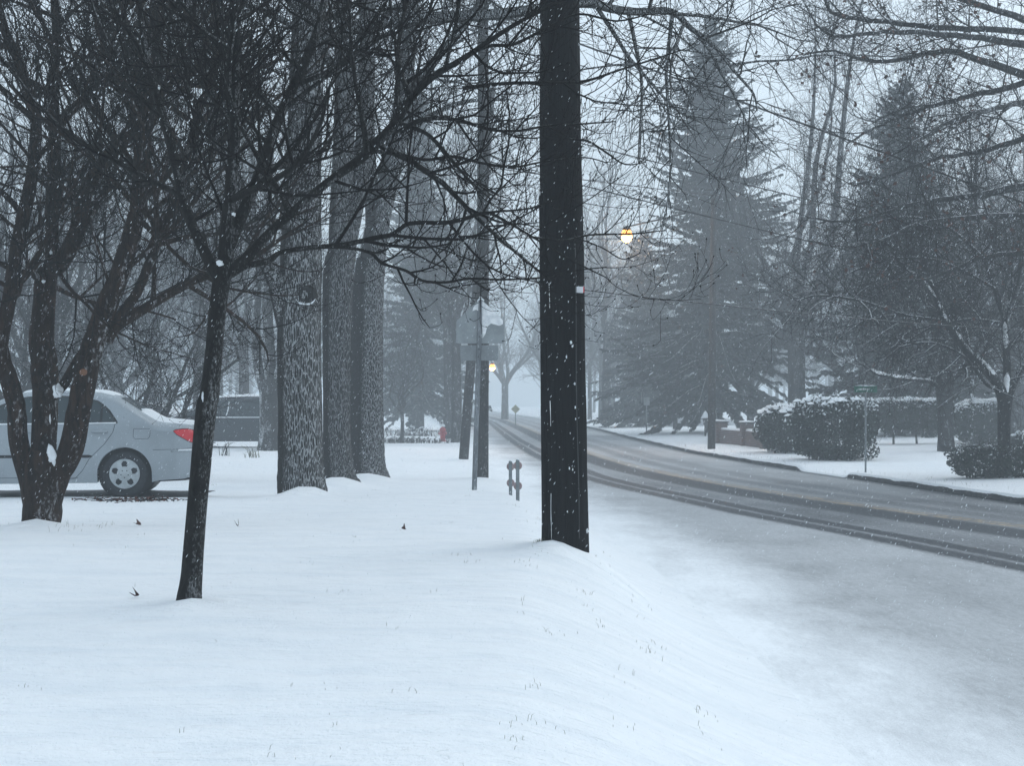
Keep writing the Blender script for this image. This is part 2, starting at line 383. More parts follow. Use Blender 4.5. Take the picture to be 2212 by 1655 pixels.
# ---------------------------------------------------------------- snow mounds, ground, road, kerb
def footpt(px, py, Y): x, y, z = at(px, py, Y); return x, y
BUMPS += [(*footpt(658, 1080, 19.5), .17, .36), (*footpt(86, 1140, 12.75), .09, .28), (*footpt(728, 1050, 24.5), .18, .45),
          (*footpt(790, 1010, 29.4), .18, .55), (*footpt(1045, 1045, 30.8), .08, .4), (*footpt(420, 1290, 7.86), .045, .11),
          (*footpt(1196, 1150, 10.25), .06, .16), (.62, 10.45, .12, .42), (*footpt(999, 995, 41.8), .06, .6), (*footpt(600, 958, 38), .18, 3.2), (*footpt(500, 970, 48), .26, 5.5), (*footpt(372, 970, 60), .3, 5.0), (*footpt(870, 945, 50), .15, 1.5),
          (*footpt(1040, 1090, 21), .05, 1.2)]
def make_ground():
    ys = [-25, -18, -12, -8, -5, -3, -1]
    y = 0.0
    while y < 520:
        ys.append(y); y += max(.11, min(6, .011 * y + .03 * max(0, (y - 40) / 10)))
    lo = [0.]
    while lo[-1] < 260: lo.append(lo[-1] + max(.09, min(12, .06 * lo[-1])))
    left = [-o + .12 for o in lo][::-1]
    right = [.0, .012, .12, .3]
    while right[-1] < 260: right.append(right[-1] + max(.2, min(12, .085 * right[-1])))
    V = []; nc = 0
    for yy in ys:
        f, e = foot(yy), edge(yy)
        xs = [f + o for o in left] + [f + .25, f + .4, f + .55, f + .7, f + .85] + [f + .85 + (e - f - .85) * t for t in (.3, .5, .75)] + [e + o for o in right]
        nc = len(xs)
        V += [(x, yy, ground(x, yy)) for x in xs]
    V = np.array(V); nr = len(ys)
    i = np.arange(nr - 1)[:, None]; k = np.arange(nc - 1)[None]
    q = np.stack([i * nc + k, i * nc + k + 1, (i + 1) * nc + k + 1, (i + 1) * nc + k], -1).reshape(-1, 4)
    tag(link('ground', mesh_np('ground', V, q), M['snow']), kind='structure')
    # road
    T = np.concatenate([np.linspace(0, 1, 40)])
    V = []; at_ = {k: [] for k in ('dA', 'dB', 'dC', 'dE', 'dF')}
    for yy in ys:
        f, e = foot(yy) - .25, edge(yy) + .004
        sl = (smooth3(YEL, yy + 1.5) - smooth3(YEL, yy - 1.5)) / 3; cs = 1 / math.sqrt(1 + sl * sl)
        A, B, C = smooth3(TRA, yy), smooth3(TRB, yy), smooth3(YEL, yy)
        for t in T:
            x = f + (e - f) * t
            V.append((x, yy, roadz(x, yy) + .0))
            for k, c in (('dA', A), ('dB', B), ('dC', C), ('dE', e), ('dF', f)): at_[k].append((x - c) * cs)
    nc = len(T)
    k = np.arange(nc - 1)[None]
    q = np.stack([i * nc + k, i * nc + k + 1, (i + 1) * nc + k + 1, (i + 1) * nc + k], -1).reshape(-1, 4)
    me = mesh_np('road', np.array(V), q)
    for kk, vals in at_.items():
        a = me.attributes.new(kk, 'FLOAT', 'POINT'); a.data.foreach_set('value', np.array(vals, np.float32))
    tag(link('road', me, M['road']), kind='structure')
    # kerb: dark wet face with crumbs of snow on it
    V = []; rows = [yy for yy in ys if 6 < yy < 160]
    for yy in rows:
        e = edge(yy); g0 = roadz(e, yy); h = .15 if not (35.2 < yy < 38.6) else .03
        w = noise.noise(Vector((yy * 1.7, 2, 0))) * .022 + noise.noise(Vector((yy * 6, 4, 0))) * .016
        V += [(e - .05 + w, yy, g0 + .002), (e - .035 + w, yy, g0 + h * .7 + w), (e - .012, yy, g0 + h * .93 + w * .8), (e + .06, yy, g0 + h - .03)]
    n = len(rows); i = np.arange(n - 1)[:, None]; k = np.arange(3)[None]
    q = np.stack([i * 4 + k, i * 4 + k + 1, (i + 1) * 4 + k + 1, (i + 1) * 4 + k], -1).reshape(-1, 4)
    tag(link('kerb', mesh_np('kerb', np.array(V), q), M['kerb']), kind='structure')
M['kerb'] = bark('wet_kerb_stone', (.045, .048, .05), (.09, .093, .096), (5, 3, 8), None, 0, .42, .3)
make_ground()

# ---------------------------------------------------------------- branching
def vadd(a, b, k=1.): return (a[0] + b[0] * k, a[1] + b[1] * k, a[2] + b[2] * k)
def vn(a):
    l = math.sqrt(a[0] * a[0] + a[1] * a[1] + a[2] * a[2]) or 1e-9; return (a[0] / l, a[1] / l, a[2] / l)
def rot_away(d, ang, az):
    r = (0, 0, 1) if abs(d[2]) < .9 else (1, 0, 0)
    u = vn((d[1] * r[2] - d[2] * r[1], d[2] * r[0] - d[0] * r[2], d[0] * r[1] - d[1] * r[0]))
    w = (d[1] * u[2] - d[2] * u[1], d[2] * u[0] - d[0] * u[2], d[0] * u[1] - d[1] * u[0])
    s, c = math.sin(ang), math.cos(ang); ca, sa = math.cos(az) * s, math.sin(az) * s
    return (d[0] * c + u[0] * ca + w[0] * sa, d[1] * c + u[1] * ca + w[1] * sa, d[2] * c + u[2] * ca + w[2] * sa)
class Tree:
    def __init__(s, P, seed):
        s.P = P; s.r = random.Random(seed); s.big = Tubes(); s.mid = Tubes(); s.thin = Tubes(); s.tips = []
    def emit(s, pts, rad):
        if rad[0] > .045: s.big.add(pts, rad)
        elif rad[0] > .012: s.mid.add(pts, rad)
        else: s.thin.add(pts, rad)
    def kids(s, pts, rad, Ltot, lvl, f0=.15):
        P, r = s.P, s.r
        if lvl > P['max']: return
        num = max(1, int(Ltot * (1 - f0) / P['sp'][lvl] * r.uniform(.8, 1.2)))
        az = r.uniform(0, 6.28); n = len(pts) - 1
        for j in range(num):
            fr = f0 + (1 - f0) * (j + r.random()) / num
            t = min(fr * n, n - 1e-4); i = int(t); u = t - i
            p = tuple(pts[i][k] * (1 - u) + pts[i + 1][k] * u for k in range(3))
            rr = rad[i] * (1 - u) + rad[i + 1] * u
            d = vn((pts[i + 1][0] - pts[i][0], pts[i + 1][1] - pts[i][1], pts[i + 1][2] - pts[i][2]))
            az += 2.4 + r.uniform(-.5, .5)
            c = rot_away(d, R(r.uniform(*P['ang'][lvl])), az)
            Lc = P['len'][lvl] * r.uniform(.45, 1.25) * (1.15 - .5 * fr)
            if P.get('rel'): Lc = min(Lc, Ltot * .75)
            s.branch(p, c, Lc, min(rr * .7, P['rk'] * Lc + P['rmin']), lvl)
    def branch(s, p, d, Lb, r0, lvl):
        P, r = s.P, s.r
        n = P['seg'][lvl]; st = Lb / n; w = P['wig'][lvl]; up = P['up'][lvl]
        pts = [p]; rad = [r0]; r1 = max(P['rmin'] * .7, r0 * .3)
        for i in range(n):
            k = up * (1 + i / n)
            d = vn((d[0] + r.gauss(0, w), d[1] + r.gauss(0, w), d[2] + r.gauss(0, w) + k))
            p = vadd(p, d, st); pts.append(p); rad.append(r0 + (r1 - r0) * (i + 1) / n)
        s.emit(pts, rad)
        if lvl < P['max']: s.kids(pts, rad, Lb, lvl + 1)
        elif P.get('bud'):
            b = P['bud']; s.thin.add([p, vadd(p, d, b * 1.2), vadd(p, d, b * 2.6), vadd(p, d, b * 3.6)], [P['rmin'] * .7, b, b * .9, b * .2])
        if P.get('leaf') and r.random() < P['leaf']: s.tips.append((p, d))
    def limb(s, pts, rad, sub=4, kids=True, f0=.2, lvl=1, jit=.0, tipr=None):
        """a drawn limb: smooth curve through the points"""
        P_ = [pts[0]] + list(pts) + [pts[-1]]; q = []; rr = []
        for i in range(1, len(P_) - 2):
            a, b, c, e = P_[i - 1], P_[i], P_[i + 1], P_[i + 2]
            for k in range(sub):
                t = k / sub
                q.append(tuple(.5 * (2 * b[m] + (c[m] - a[m]) * t + (2 * a[m] - 5 * b[m] + 4 * c[m] - e[m]) * t * t + (3 * b[m] - a[m] - 3 * c[m] + e[m]) * t ** 3) for m in range(3)))
                rr.append(rad[i - 1] * (1 - t) + rad[i] * t)
        q.append(pts[-1]); rr.append(rad[-1])
        if jit: q = [q[0]] + [tuple(v + s.r.gauss(0, jit) for v in p) for p in q[1:]]
        Lt = sum(math.dist(q[i], q[i + 1]) for i in range(len(q) - 1))
        (s.big if rr[0] > .03 else s.mid).add(q, rr)
        if kids: s.kids(q, rr, Lt, lvl, f0)
        return q
    def build(s, root, org, mbark, mtwig, sides=(14, 6, 3), gn=.06, names=('trunk', 'crown'), leafmat=None, ls=.05):
        o = (Vector(org))
        sh = lambda T: T
        out = []
        if s.big.g:
            me = s.big.mesh(names[0], sides[0], False, gn); co = np.empty(len(me.vertices) * 3, np.float32); me.vertices.foreach_get('co', co); co = co.reshape(-1, 3) - np.array(org, np.float32); me.vertices.foreach_set('co', co.ravel()); me.update()
            out.append(link(names[0], me, mbark, root))
        vs, fs, mi, base = [], [], [], 0
        for T, sd, m in ((s.mid, sides[1], 0), (s.thin, sides[2], 1)):
            if T.g:
                V, Q = T.arrays(sd); Q = np.concatenate(Q) + base; base += len(V); vs.append(V); fs.append(Q); mi.append(np.full(len(Q), m))
        if s.tips:
            LV = []; rr = s.r
            for p, d in s.tips:
                for _ in range(rr.randint(1, 3)):
                    a = Vector((rr.gauss(0, 1), rr.gauss(0, 1), rr.gauss(-.6, .8))).normalized() * ls * rr.uniform(.6, 1.4); b = a.cross(Vector((rr.gauss(0, 1), rr.gauss(0, 1), rr.gauss(0, 1)))).normalized() * ls * .45
                    c = Vector(p) + Vector((rr.gauss(0, ls), rr.gauss(0, ls), rr.gauss(0, ls))) * .5
                    LV += [c, c + a * .5 + b, c + a, c + a * .5 - b]
            V = np.array(LV); Q = np.arange(len(V)).reshape(-1, 4) + base; vs.append(V); fs.append(Q); mi.append(np.full(len(Q), 2))
        if vs:
            me = mesh_np(names[1], np.concatenate(vs) - np.array(org), np.concatenate(fs), np.concatenate(mi))
            out.append(link(names[1], me, [mbark, mtwig, leafmat or mtwig], root))
        return out
def px(pts, Y0, dys=None, Ys=None):
    """photo points -> world points; Ys gives each its own distance"""
    return [at(a, b, (Ys[i] if Ys else Y0 + (dys[i] if dys else 0))) for i, (a, b) in enumerate(pts)]
def prad(w, Y): return [x * Y / F / 2 for x in w]
def limb_snow(root, pts, rad, org, seed=0):
    '''broken ridges of snow lying along a limb'''
    r = random.Random(seed); q = []; rr = []
    for i in range(len(pts) - 1):
        for k in range(6):
            t = k / 6; q.append(tuple(pts[i][m] * (1 - t) + pts[i + 1][m] * t for m in range(3))); rr.append(rad[i] * (1 - t) + rad[i + 1] * t)
    i = 0; M_ = MB()
    while i < len(q) - 4:
        n = r.randint(4, 11); seg = q[i:i + n]; sr = rr[i:i + n]
        if len(seg) > 3: M_.tube([(a[0] - org[0] - b * .15, a[1] - org[1] - b * .35, a[2] - org[2] + b * .62) for a, b in zip(seg, sr)], [.004] + [b * r.uniform(.5, .8) + .004 for b in sr[1:-1]] + [.004], 7)
        i += n + r.choice((-1, 0, 0, 2))
    return M_.build('limb_snow', M['snowpatch'], root, None, True)
def lump(name, c, s, parent, org, seed=0, mat=None):
    """a clump of snow lodged on wood or metal"""
    bm = bmesh.new(); bmesh.ops.create_icosphere(bm, subdivisions=3, radius=1)
    for v in bm.verts:
        n = noise.noise(v.co * 1.3 + Vector((seed, seed * 2, 0))) * .55 + noise.noise(v.co * 2.6 + Vector((seed, 0, 3))) * .22
        v.co = Vector((v.co.x * s[0], v.co.y * s[1], v.co.z * s[2])) * (1 + n) + Vector(c) - Vector(org)
    me = bpy.data.meshes.new(name); bm.to_mesh(me); bm.free(); me.polygons.foreach_set('use_smooth', [True] * len(me.polygons))
    return link(name, me, mat or M['snowclean'], parent)

# fine upturned twigs with buds, as on the near ornamental trees
PNEAR = dict(max=4, sp=[0, .135, .10, .070, .06], len=[0, 1.25, .56, .26, .11], ang=[(0, 0), (35, 75), (30, 70), (30, 65), (30, 60)], seg=[6, 6, 5, 4, 3],
             wig=[.05, .10, .11, .12, .12], up=[.02, .06, .09, .13, .20], rk=.0145, rmin=.0017, bud=.0036, rel=True)
YT = 8.0
def young():
    base = at(408, 1300, YT); base = (base[0], base[1], ground(base[0], base[1]))
    root = empty('young_tree', base, 'slim dark young tree leaning right, snow in its low fork, nearest tree on the lawn', 'tree')
    t = Tree(PNEAR, 3)
    tr = px([(404, 1330), (408, 1296), (414, 1240), (424, 1110), (436, 980), (446, 880), (452, 855), (460, 780), (470, 670), (479, 600), (484, 575)], YT)
    t.limb(tr, prad([64, 55, 47, 44, 44, 45, 42, 38, 37, 39, 42], YT), 4, False)
    # limbs: photo points, distance change, widths
    t.limb(px([(476, 598), (461, 584), (425, 508), (400, 448), (380, 355), (355, 263), (325, 155), (309, 77), (298, -20), (280, -160)], YT, [0, 0, .1, .2, .3, .4, .5, .5, .6, .7]), prad([30, 26, 23, 22, 21, 20, 17, 15, 13, 8], YT), f0=.25)
    t.limb(px([(487, 590), (489, 508), (494, 448), (503, 340), (507, 278), (507, 93), (506, -20), (512, -180)], YT, [0, 0, .0, -.1, -.2, -.3, -.4, -.5]), prad([36, 31, 28, 25, 24, 20, 17, 10], YT), f0=.2)
    t.limb(px([(494, 530), (515, 480), (556, 386), (593, 278), (625, 205), (660, 130), (690, 49), (705, -30), (720, -150)], YT, [0, .05, .1, .2, .3, .3, .4, .5, .6]), prad([30, 27, 24, 23, 22, 20, 18, 15, 9], YT), f0=.2)
    t.limb(px([(494, 588), (521, 569), (580, 505), (641, 450), (707, 394), (772, 348), (805, 318), (855, 263), (887, 213), (937, 164), (1002, 125), (1101, 59), (1175, 20), (1280, -30)], YT, [0, .0, .1, .1, .1, .05, .0, -.1, -.1, -.2, -.3, -.4, -.5, -.6]), prad([28, 24, 20, 19, 18, 20, 22, 19, 16, 14, 12, 9, 7, 4], YT), f0=.2)
    t.limb(px([(498, 592), (530, 575), (580, 563), (607, 545), (671, 535), (740, 529), (805, 515), (848, 506), (884, 483), (960, 481), (1002, 473), (1051, 460), (1101, 483), (1150, 512), (1230, 560), (1310, 600)], YT, [0, 0, .1, .15, .2, .2, .2, .15, .1, .1, .05, .0, -.05, -.1, -.2, -.3]), prad([20, 17, 14, 12, 12, 12, 12, 11, 10, 10, 9, 8, 6, 5, 4, 2.5], YT), f0=.3)
    t.limb(px([(690, 534), (749, 535), (799, 546), (826, 569), (877, 585), (911, 606), (962, 610), (1012, 602), (1078, 604), (1166, 600), (1240, 585), (1310, 577)], YT, [.2] * 3 + [.15, .1, .05, 0, 0, -.05, -.1, -.1, -.1]), prad([9, 8, 8, 8, 7, 7, 6, 6, 5, 4, 3.5, 2.5], YT), f0=.15, lvl=2)
    t.limb(px([(855, 290), (900, 262), (950, 255), (1000, 262), (1060, 280), (1120, 282), (1180, 272), (1250, 268), (1330, 262)], YT, [-.05, -.05, 0, 0, 0, 0, 0, 0, -.1]), prad([13, 11, 9, 8, 7, 6, 5, 4, 2.5], YT), f0=.2, lvl=2)
    t.limb(px([(860, 265), (915, 285), (945, 310), (975, 345), (1010, 385), (1060, 430)], YT, [0, -.1, -.15, -.2, -.2, -.3]), prad([11, 9, 8, 7, 5, 3], YT), f0=.2, lvl=2)
    t.limb(px([(800, 325), (860, 333), (920, 345), (980, 338), (1040, 352), (1110, 360), (1170, 350), (1260, 340), (1310, 352)], YT, [0, .1, .1, .1, .1, .05, 0, 0, 0]), prad([10, 8, 7, 7, 6, 5, 4, 3, 2.5], YT), f0=.2, lvl=2)
    t.limb(px([(990, 130), (1050, 100), (1110, 95), (1180, 60), (1250, 30), (1330, 45), (1400, 30)], YT, [-.3, -.3, -.3, -.3, -.4, -.4, -.4]), prad([9, 8, 7, 6, 5, 4, 3], YT), f0=.1, lvl=2)
    t.limb(px([(1000, 190), (1090, 180), (1180, 178), (1262, 175), (1340, 150), (1410, 128), (1480, 105)], YT, [0, -.1, -.2, -.2, -.2, -.2, -.2]), prad([9, 8, 7, 6, 5, 4, 2.5], YT), f0=.2, lvl=2)
    t.limb(px([(1150, 512), (1215, 520), (1270, 508), (1320, 506), (1370, 505), (1410, 500), (1440, 498)], YT, [-.1, -.1, -.1, -.1, -.1, -.1, -.1]), prad([5, 5, 4.5, 4, 3, 2.5, 2], YT), f0=.3, lvl=3)
    t.limb(px([(1240, 512), (1300, 535), (1345, 560), (1385, 545)], YT, [-.1, -.1, -.1, -.1]), prad([3.5, 3, 2.5, 1.6], YT), f0=.1, lvl=4)
    t.limb(px([(1230, 300), (1270, 305), (1310, 330), (1350, 355), (1395, 350)], YT, [0, 0, -.1, -.1, -.1]), prad([5, 4.5, 4, 3, 2], YT), f0=.1, lvl=4)
    t.limb(px([(880, 200), (860, 120), (870, 40), (890, -40)], YT, [0, .2, .3, .4]), prad([14, 12, 10, 7], YT), f0=.1)
    t.build(root, base, M['bark_near'], M['twig'], (16, 6, 4), .03)
    for i, (a, b, s) in enumerate([((476, 569), 0, (.034, .05, .026)), ((503, 372), 0, (.022, .03, .022)), ((505, 463), 0, (.016, .04, .016)), ((438, 858), 0, (.010, .02, .045)), ((344, 188), 0, (.01, .02, .02))]):
        x, y, z = at(a[0], a[1], YT - .05); lump('snow_clump', (x, y, z), tuple(q * .62 for q in s), root, base, i)
young()

YM = 13.0
def stems():
    base = at(88, 1150, YM); base = (base[0], base[1], ground(base[0], base[1]))
    root = empty('multi_stem_tree', base, 'dark tree of several rising stems, snow in its forks, in front of the silver car', 'tree')
    P = dict(PNEAR); P.update(sp=[0, .17, .12, .095, .085], len=[0, 1.9, .85, .40, .18], rmin=.0027, bud=.004)
    t = Tree(P, 5)
    t.limb(px([(86, 1190), (88, 1148), (90, 1090), (92, 1040), (100, 1000), (108, 975)], YM), prad([100, 84, 80, 86, 92, 84], YM), 4, False)
    t.limb(px([(74, 1080), (60, 1029), (40, 952), (36, 890), (22, 828), (6, 782), (2, 736), (18, 660), (27, 600), (40, 523), (55, 448), (70, 371), (78, 270), (62, 200), (40, 130), (9, 60), (-10, -40), (-20, -160)], YM, [0, 0, -.1, -.15, -.2, -.2, -.2, -.2, -.2, -.2, -.2, -.2, -.3, -.4, -.5, -.6, -.7, -.8]), prad([50, 44, 42, 38, 38, 36, 32, 30, 30, 30, 28, 26, 25, 22, 20, 18, 14, 8], YM), f0=.35)
    t.limb(px([(98, 1040), (94, 998), (97, 890), (96, 797), (90, 735), (94, 675), (97, 610), (105, 585), (130, 569), (164, 508), (176, 448), (198, 386), (247, 324), (290, 263), (297, 154), (330, 60), (350, -60), (360, -180)], YM, [0, 0, 0, .1, .1, .1, .1, .1, 0, -.1, -.1, -.2, -.3, -.3, -.4, -.5, -.6, -.7]), prad([60, 56, 54, 56, 52, 50, 46, 40, 36, 34, 33, 30, 28, 27, 24, 20, 16, 9], YM), f0=.45)
    t.limb(px([(104, 640), (112, 560), (112, 448), (116, 390), (118, 278), (114, 185), (122, 93), (118, 0), (110, -140)], YM, [.15, .2, .2, .25, .3, .3, .4, .4, .5]), prad([34, 30, 28, 28, 27, 25, 21, 18, 10], YM), f0=.25)
    t.limb(px([(92, 610), (70, 592), (45, 587), (20, 578), (-20, 560)], YM, [0, -.1, -.1, -.2, -.3]), prad([18, 16, 14, 13, 9], YM), f0=.3)
    t.limb(px([(112, 1060), (128, 1020), (154, 967), (173, 874), (185, 812), (200, 751), (231, 660), (261, 584), (288, 493), (300, 430), (306, 340), (312, 263), (330, 214), (371, 179), (440, 140), (520, 100)], YM, [0, 0, -.1, -.2, -.2, -.2, -.3, -.3, -.3, -.3, -.4, -.4, -.5, -.5, -.5, -.5]), prad([56, 52, 52, 50, 50, 48, 44, 40, 38, 36, 34, 33, 28, 22, 16, 10], YM), f0=.4)
    t.limb(px([(312, 262), (330, 160), (345, 60), (350, -60)], YM, [-.4, -.5, -.6, -.7]), prad([26, 22, 18, 12], YM), f0=.1)
    t.limb(px([(228, 735), (250, 705), (303, 672), (364, 636), (420, 606), (470, 588), (540, 560), (600, 520), (660, 480)], YM, [-.2, -.2, -.1, 0, .1, .2, .3, .4, .5]), prad([30, 26, 22, 20, 18, 15, 12, 9, 5], YM), f0=.3)
    t.limb(px([(250, 705), (266, 672), (297, 630), (328, 554), (352, 493), (386, 417), (411, 309), (433, 232), (470, 130), (500, 20), (510, -120)], YM, [-.2, -.2, -.2, -.2, -.2, -.3, -.3, -.4, -.5, -.5, -.6]), prad([26, 22, 21, 20, 20, 19, 17, 16, 14, 12, 7], YM), f0=.25)
    t.limb(px([(108, 860), (139, 828), (170, 772), (198, 735), (225, 690)], YM, [0, -.1, -.1, -.15, -.2]), prad([24, 22, 18, 15, 10], YM), kids=False)
    t.limb(px([(120, 620), (160, 640), (230, 660), (300, 668), (380, 690)], YM, [.3, .6, 1, 1.3, 1.6]), prad([12, 10, 8, 7, 4], YM), f0=.2)
    t.limb(px([(60, 480), (10, 420), (-60, 380)], YM, [0, -.2, -.3]), prad([14, 12, 8], YM), f0=.1)
    t.limb(px([(300, 470), (350, 520), (410, 575), (450, 590)], YM, [-.2, -.5, -.8, -1]), prad([10, 9, 7, 5], YM), f0=.1, lvl=2)
    t.build(root, base, M['bark_stem'], M['twig'], (16, 6, 3), .07)
    for i, (a, s) in enumerate([((10, 808), (.045, .06, .10)), ((125, 845), (.055, .06, .075)), ((112, 985), (.05, .05, .11)), ((108, 905), (.012, .03, .09)), ((94, 608), (.03, .05, .03)), ((110, 545), (.02, .05, .035)), ((295, 556), (.02, .05, .025)), ((275, 548), (.016, .04, .016)), ((180, 770), (.035, .05, .07))]):
        x, y, z = at(a[0], a[1], YM - .16); lump('snow_clump', (x, y, z), tuple(q * (.8 if i in (0, 1, 2, 8) else .5) for q in s), root, base, 20 + i)
    x, y, z = at(177, 804, YM - .36)
    s = MB().lathe([(.030, .02), (.031, .06), (.036, .16)], 14, axis='y'); s.build('cut_branch_stub', M['cutwood'], root, (x - base[0], y - base[1], z - base[2]), True)
stems()

# ---------------------------------------------------------------- the row of big trunks on the left
PBIG = dict(max=3, sp=[0, .29, .19, .13, .15], len=[0, 3.0, 1.3, .55, .3], ang=[(0, 0), (35, 75), (30, 70), (30, 65)], seg=[6, 7, 5, 4], wig=[.05, .10, .13, .15], up=[.02, .01, -.01, .0], rk=.008, rmin=.004)
def maple(name, label, bpx, Y, trunk, tw, limbs, mat, seed, P=PBIG, extra=()):
    base = at(*bpx, Y); base = (base[0], base[1], ground(base[0], base[1]))
    root = empty(name, base, label, 'tree'); t = Tree(P, seed)
    t.limb(px(trunk, Y), prad(tw, Y), 5, False)
    for pts, Ys, w, f0 in limbs: t.limb(px(pts, Y, Ys), prad(w, Y), 4, True, f0)
    t.build(root, base, mat, M['twig'], (26, 7, 3), .035)
    return root, base
r_, b_ = maple('big_maple', 'thick trunk with snow-filled bark furrows and a round knot, first of the row', (655, 1085), 20,
      [(655, 1110), (654, 1086), (652, 1060), (650, 1000), (648, 900), (646, 760), (648, 640), (650, 560), (653, 420), (658, 300), (662, 150), (668, 0), (672, -150)], [134, 118, 106, 98, 96, 95, 89, 90, 80, 76, 72, 68, 58],
      [([(622, 700), (606, 640), (592, 599), (561, 539), (530, 470), (505, 380), (482, 309), (457, 216), (430, 120), (410, 20), (400, -120)], [0, -.1, -.2, -.3, -.4, -.6, -.8, -1, -1.2, -1.3, -1.4], [50, 44, 38, 33, 31, 30, 29, 27, 24, 20, 12], .45),
       ([(665, 120), (760, 60), (900, 40), (1080, 30), (1252, 6), (1323, 19), (1375, 25), (1450, 25), (1493, 62), (1539, 96), (1586, 154), (1626, 201), (1635, 240)], [0, -.4, -.8, -1.2, -1.6, -1.8, -1.9, -2, -2.1, -2.2, -2.3, -2.4, -2.4], [30, 27, 24, 22, 19, 17, 15, 13, 10, 8, 6, 4.5, 3], .35),
       ([(668, 30), (560, -60), (430, -90), (250, -110)], [0, -.6, -1.2, -2], [34, 28, 20, 12], .2),
       ([(665, 20), (780, -90), (950, -130), (1150, -150), (1400, -140), (1700, -110)], [0, -.5, -1, -1.6, -2.2, -3], [34, 30, 25, 20, 14, 8], .25)],
      M['bark_maple'], 31, dict(PBIG, up=[.02, -.012, -.03, -.02]))
x, y, z = at(660, 636, 20 - .305)
kn = MB(); kn.lathe([(.15, .12), (.14, .05), (.105, .012), (.085, .01), (.05, .05), (.0, .06)], 22, axis='y'); kn.build('knot', M['bark_near'], r_, (x - b_[0], y - b_[1], z - b_[2]), True)
bm_ = MB(); bm_.tube([(x - b_[0] + .15 * math.cos(a), y - b_[1] - .015, z - b_[2] + .125 * math.sin(a) - .02) for a in [R(200 + 14 * i) for i in range(11)]], [.003, .007, .011, .014, .016, .017, .016, .014, .011, .007, .003], 8)
bm_.build('snow_ledge', M['snowclean'], r_, None, True)
maple('second_maple', 'grey trunk with fine bark half hidden behind the largest trunk', (735, 1052), 25,
      [(740, 1080), (737, 1052), (733, 1030), (728, 960), (727, 850), (728, 700), (731, 590), (740, 540)], [110, 88, 72, 62, 58, 62, 68, 62],
      [([(736, 570), (738, 440), (742, 320), (744, 180), (742, 60), (744, -120)], [0, 0, 0, -.1, -.1, -.2], [56, 50, 46, 42, 38, 28], .5),
       ([(742, 560), (758, 480), (774, 400), (784, 300), (788, 200), (788, 60), (800, -100)], [0, .1, .2, .3, .4, .5, .5], [46, 42, 38, 34, 30, 26, 18], .5),
       ([(744, 120), (840, 30), (980, -30), (1180, -60)], [0, -.5, -1, -1.6], [22, 18, 14, 8], .2),
       ([(744, 200), (680, 90), (560, 20), (420, -20)], [0, .4, 1, 1.6], [22, 18, 14, 8], .2)], M['bark_maple2'], 32)
maple('dark_maple', 'wide dark trunk spattered with snow at its foot, third in the row of trunks', (792, 1014), 30,
      [(796, 1040), (793, 1014), (791, 985), (790, 900), (791, 760), (795, 640), (801, 560)], [98, 84, 78, 76, 72, 68, 62],
      [([(800, 590), (816, 480), (835, 400), (855, 310), (868, 230), (880, 120), (890, 0), (900, -130)], [0, 0, 0, 0, 0, 0, 0, 0], [58, 52, 48, 44, 40, 34, 28, 18], .4),
       ([(800, 600), (806, 500), (800, 400), (796, 250), (800, 80), (800, -120)], [0, .2, .4, .5, .6, .6], [40, 34, 30, 26, 22, 14], .4),
       ([(870, 220), (940, 130), (1010, 40), (1080, -60)], [0, -.3, -.6, -1], [22, 18, 14, 9], .15),
       ([(860, 300), (930, 250), (1000, 220), (1090, 215)], [0, .4, .8, 1.2], [15, 12, 9, 5], .15)], M['bark_maple3'], 33)
# ---------------------------------------------------------------- trees farther off, built once per kind and copied
def vase_tree(seed, H, rt, fork, nl, spread, P, rtop=.0):
    t = Tree(P, seed); r = t.r
    t.limb([(0, 0, -.3), (0, 0, .15), (.02, 0, fork * .5), (0, .03, fork)], [rt * 1.5, rt * 1.15, rt, rt * .98], 4, False)
    for i in range(nl):
        a = i * 6.283 / nl + r.uniform(-.35, .35); sp = spread * r.uniform(.55, 1.15); h = H * r.uniform(.8, 1.02)
        if i == 0: sp *= .15; h = H
        z0 = fork * r.uniform(.82, 1.0)
        pts = [(0, 0, z0 - .1)]
        for f, g in ((.12, .16), (.3, .42), (.55, .66), (.78, .85), (1, 1)):
            pts.append((math.cos(a) * sp * g * (1.15 - .25 * f) + r.gauss(0, .30), math.sin(a) * sp * g + r.gauss(0, .30), z0 + (h - z0) * f))
        rr = rt * r.uniform(.42, .6)
        t.limb(pts, [rr, rr * .9, rr * .7, rr * .5, rr * .28, .012], 3, True, .18)
    return t
PF = dict(max=3, sp=[0, .42, .27, .20], len=[0, 3.1, 1.35, .62], ang=[(0, 0), (28, 60), (28, 60), (28, 60)], seg=[6, 6, 5, 4], wig=[.05, .09, .12, .14], up=[.02, .03, .04, .05], rk=.007, rmin=.0065)
PS = dict(max=3, sp=[0, .26, .18, .14], len=[0, 1.9, .8, .36], ang=[(0, 0), (30, 70), (30, 65), (30, 65)], seg=[6, 6, 4, 3], wig=[.05, .1, .13, .15], up=[.02, .03, .03, .05], rk=.008, rmin=.0045)
PSH = dict(max=2, sp=[0, .2, .12], len=[0, .8, .35], ang=[(0, 0), (20, 50), (25, 55)], seg=[5, 5, 3], wig=[.05, .08, .1], up=[.02, .04, .05], rk=.008, rmin=.004)
PROTO = {}
def proto(kind, tree, bark_, twig, sides=(10, 5, 3), **kw):
    tmp = bpy.data.objects.new('bare_tree', None); 
    parts = tree.build(None, (0, 0, 0), bark_, twig, sides, **kw)
    PROTO[kind] = [(o.name.split('.')[0], o.data) for o in parts]
    for o in parts: bpy.data.objects.remove(o)
proto('vase', vase_tree(41, 20, .40, 4.6, 10, 7.0, PF), M['bark_far'], M['twig_far'])
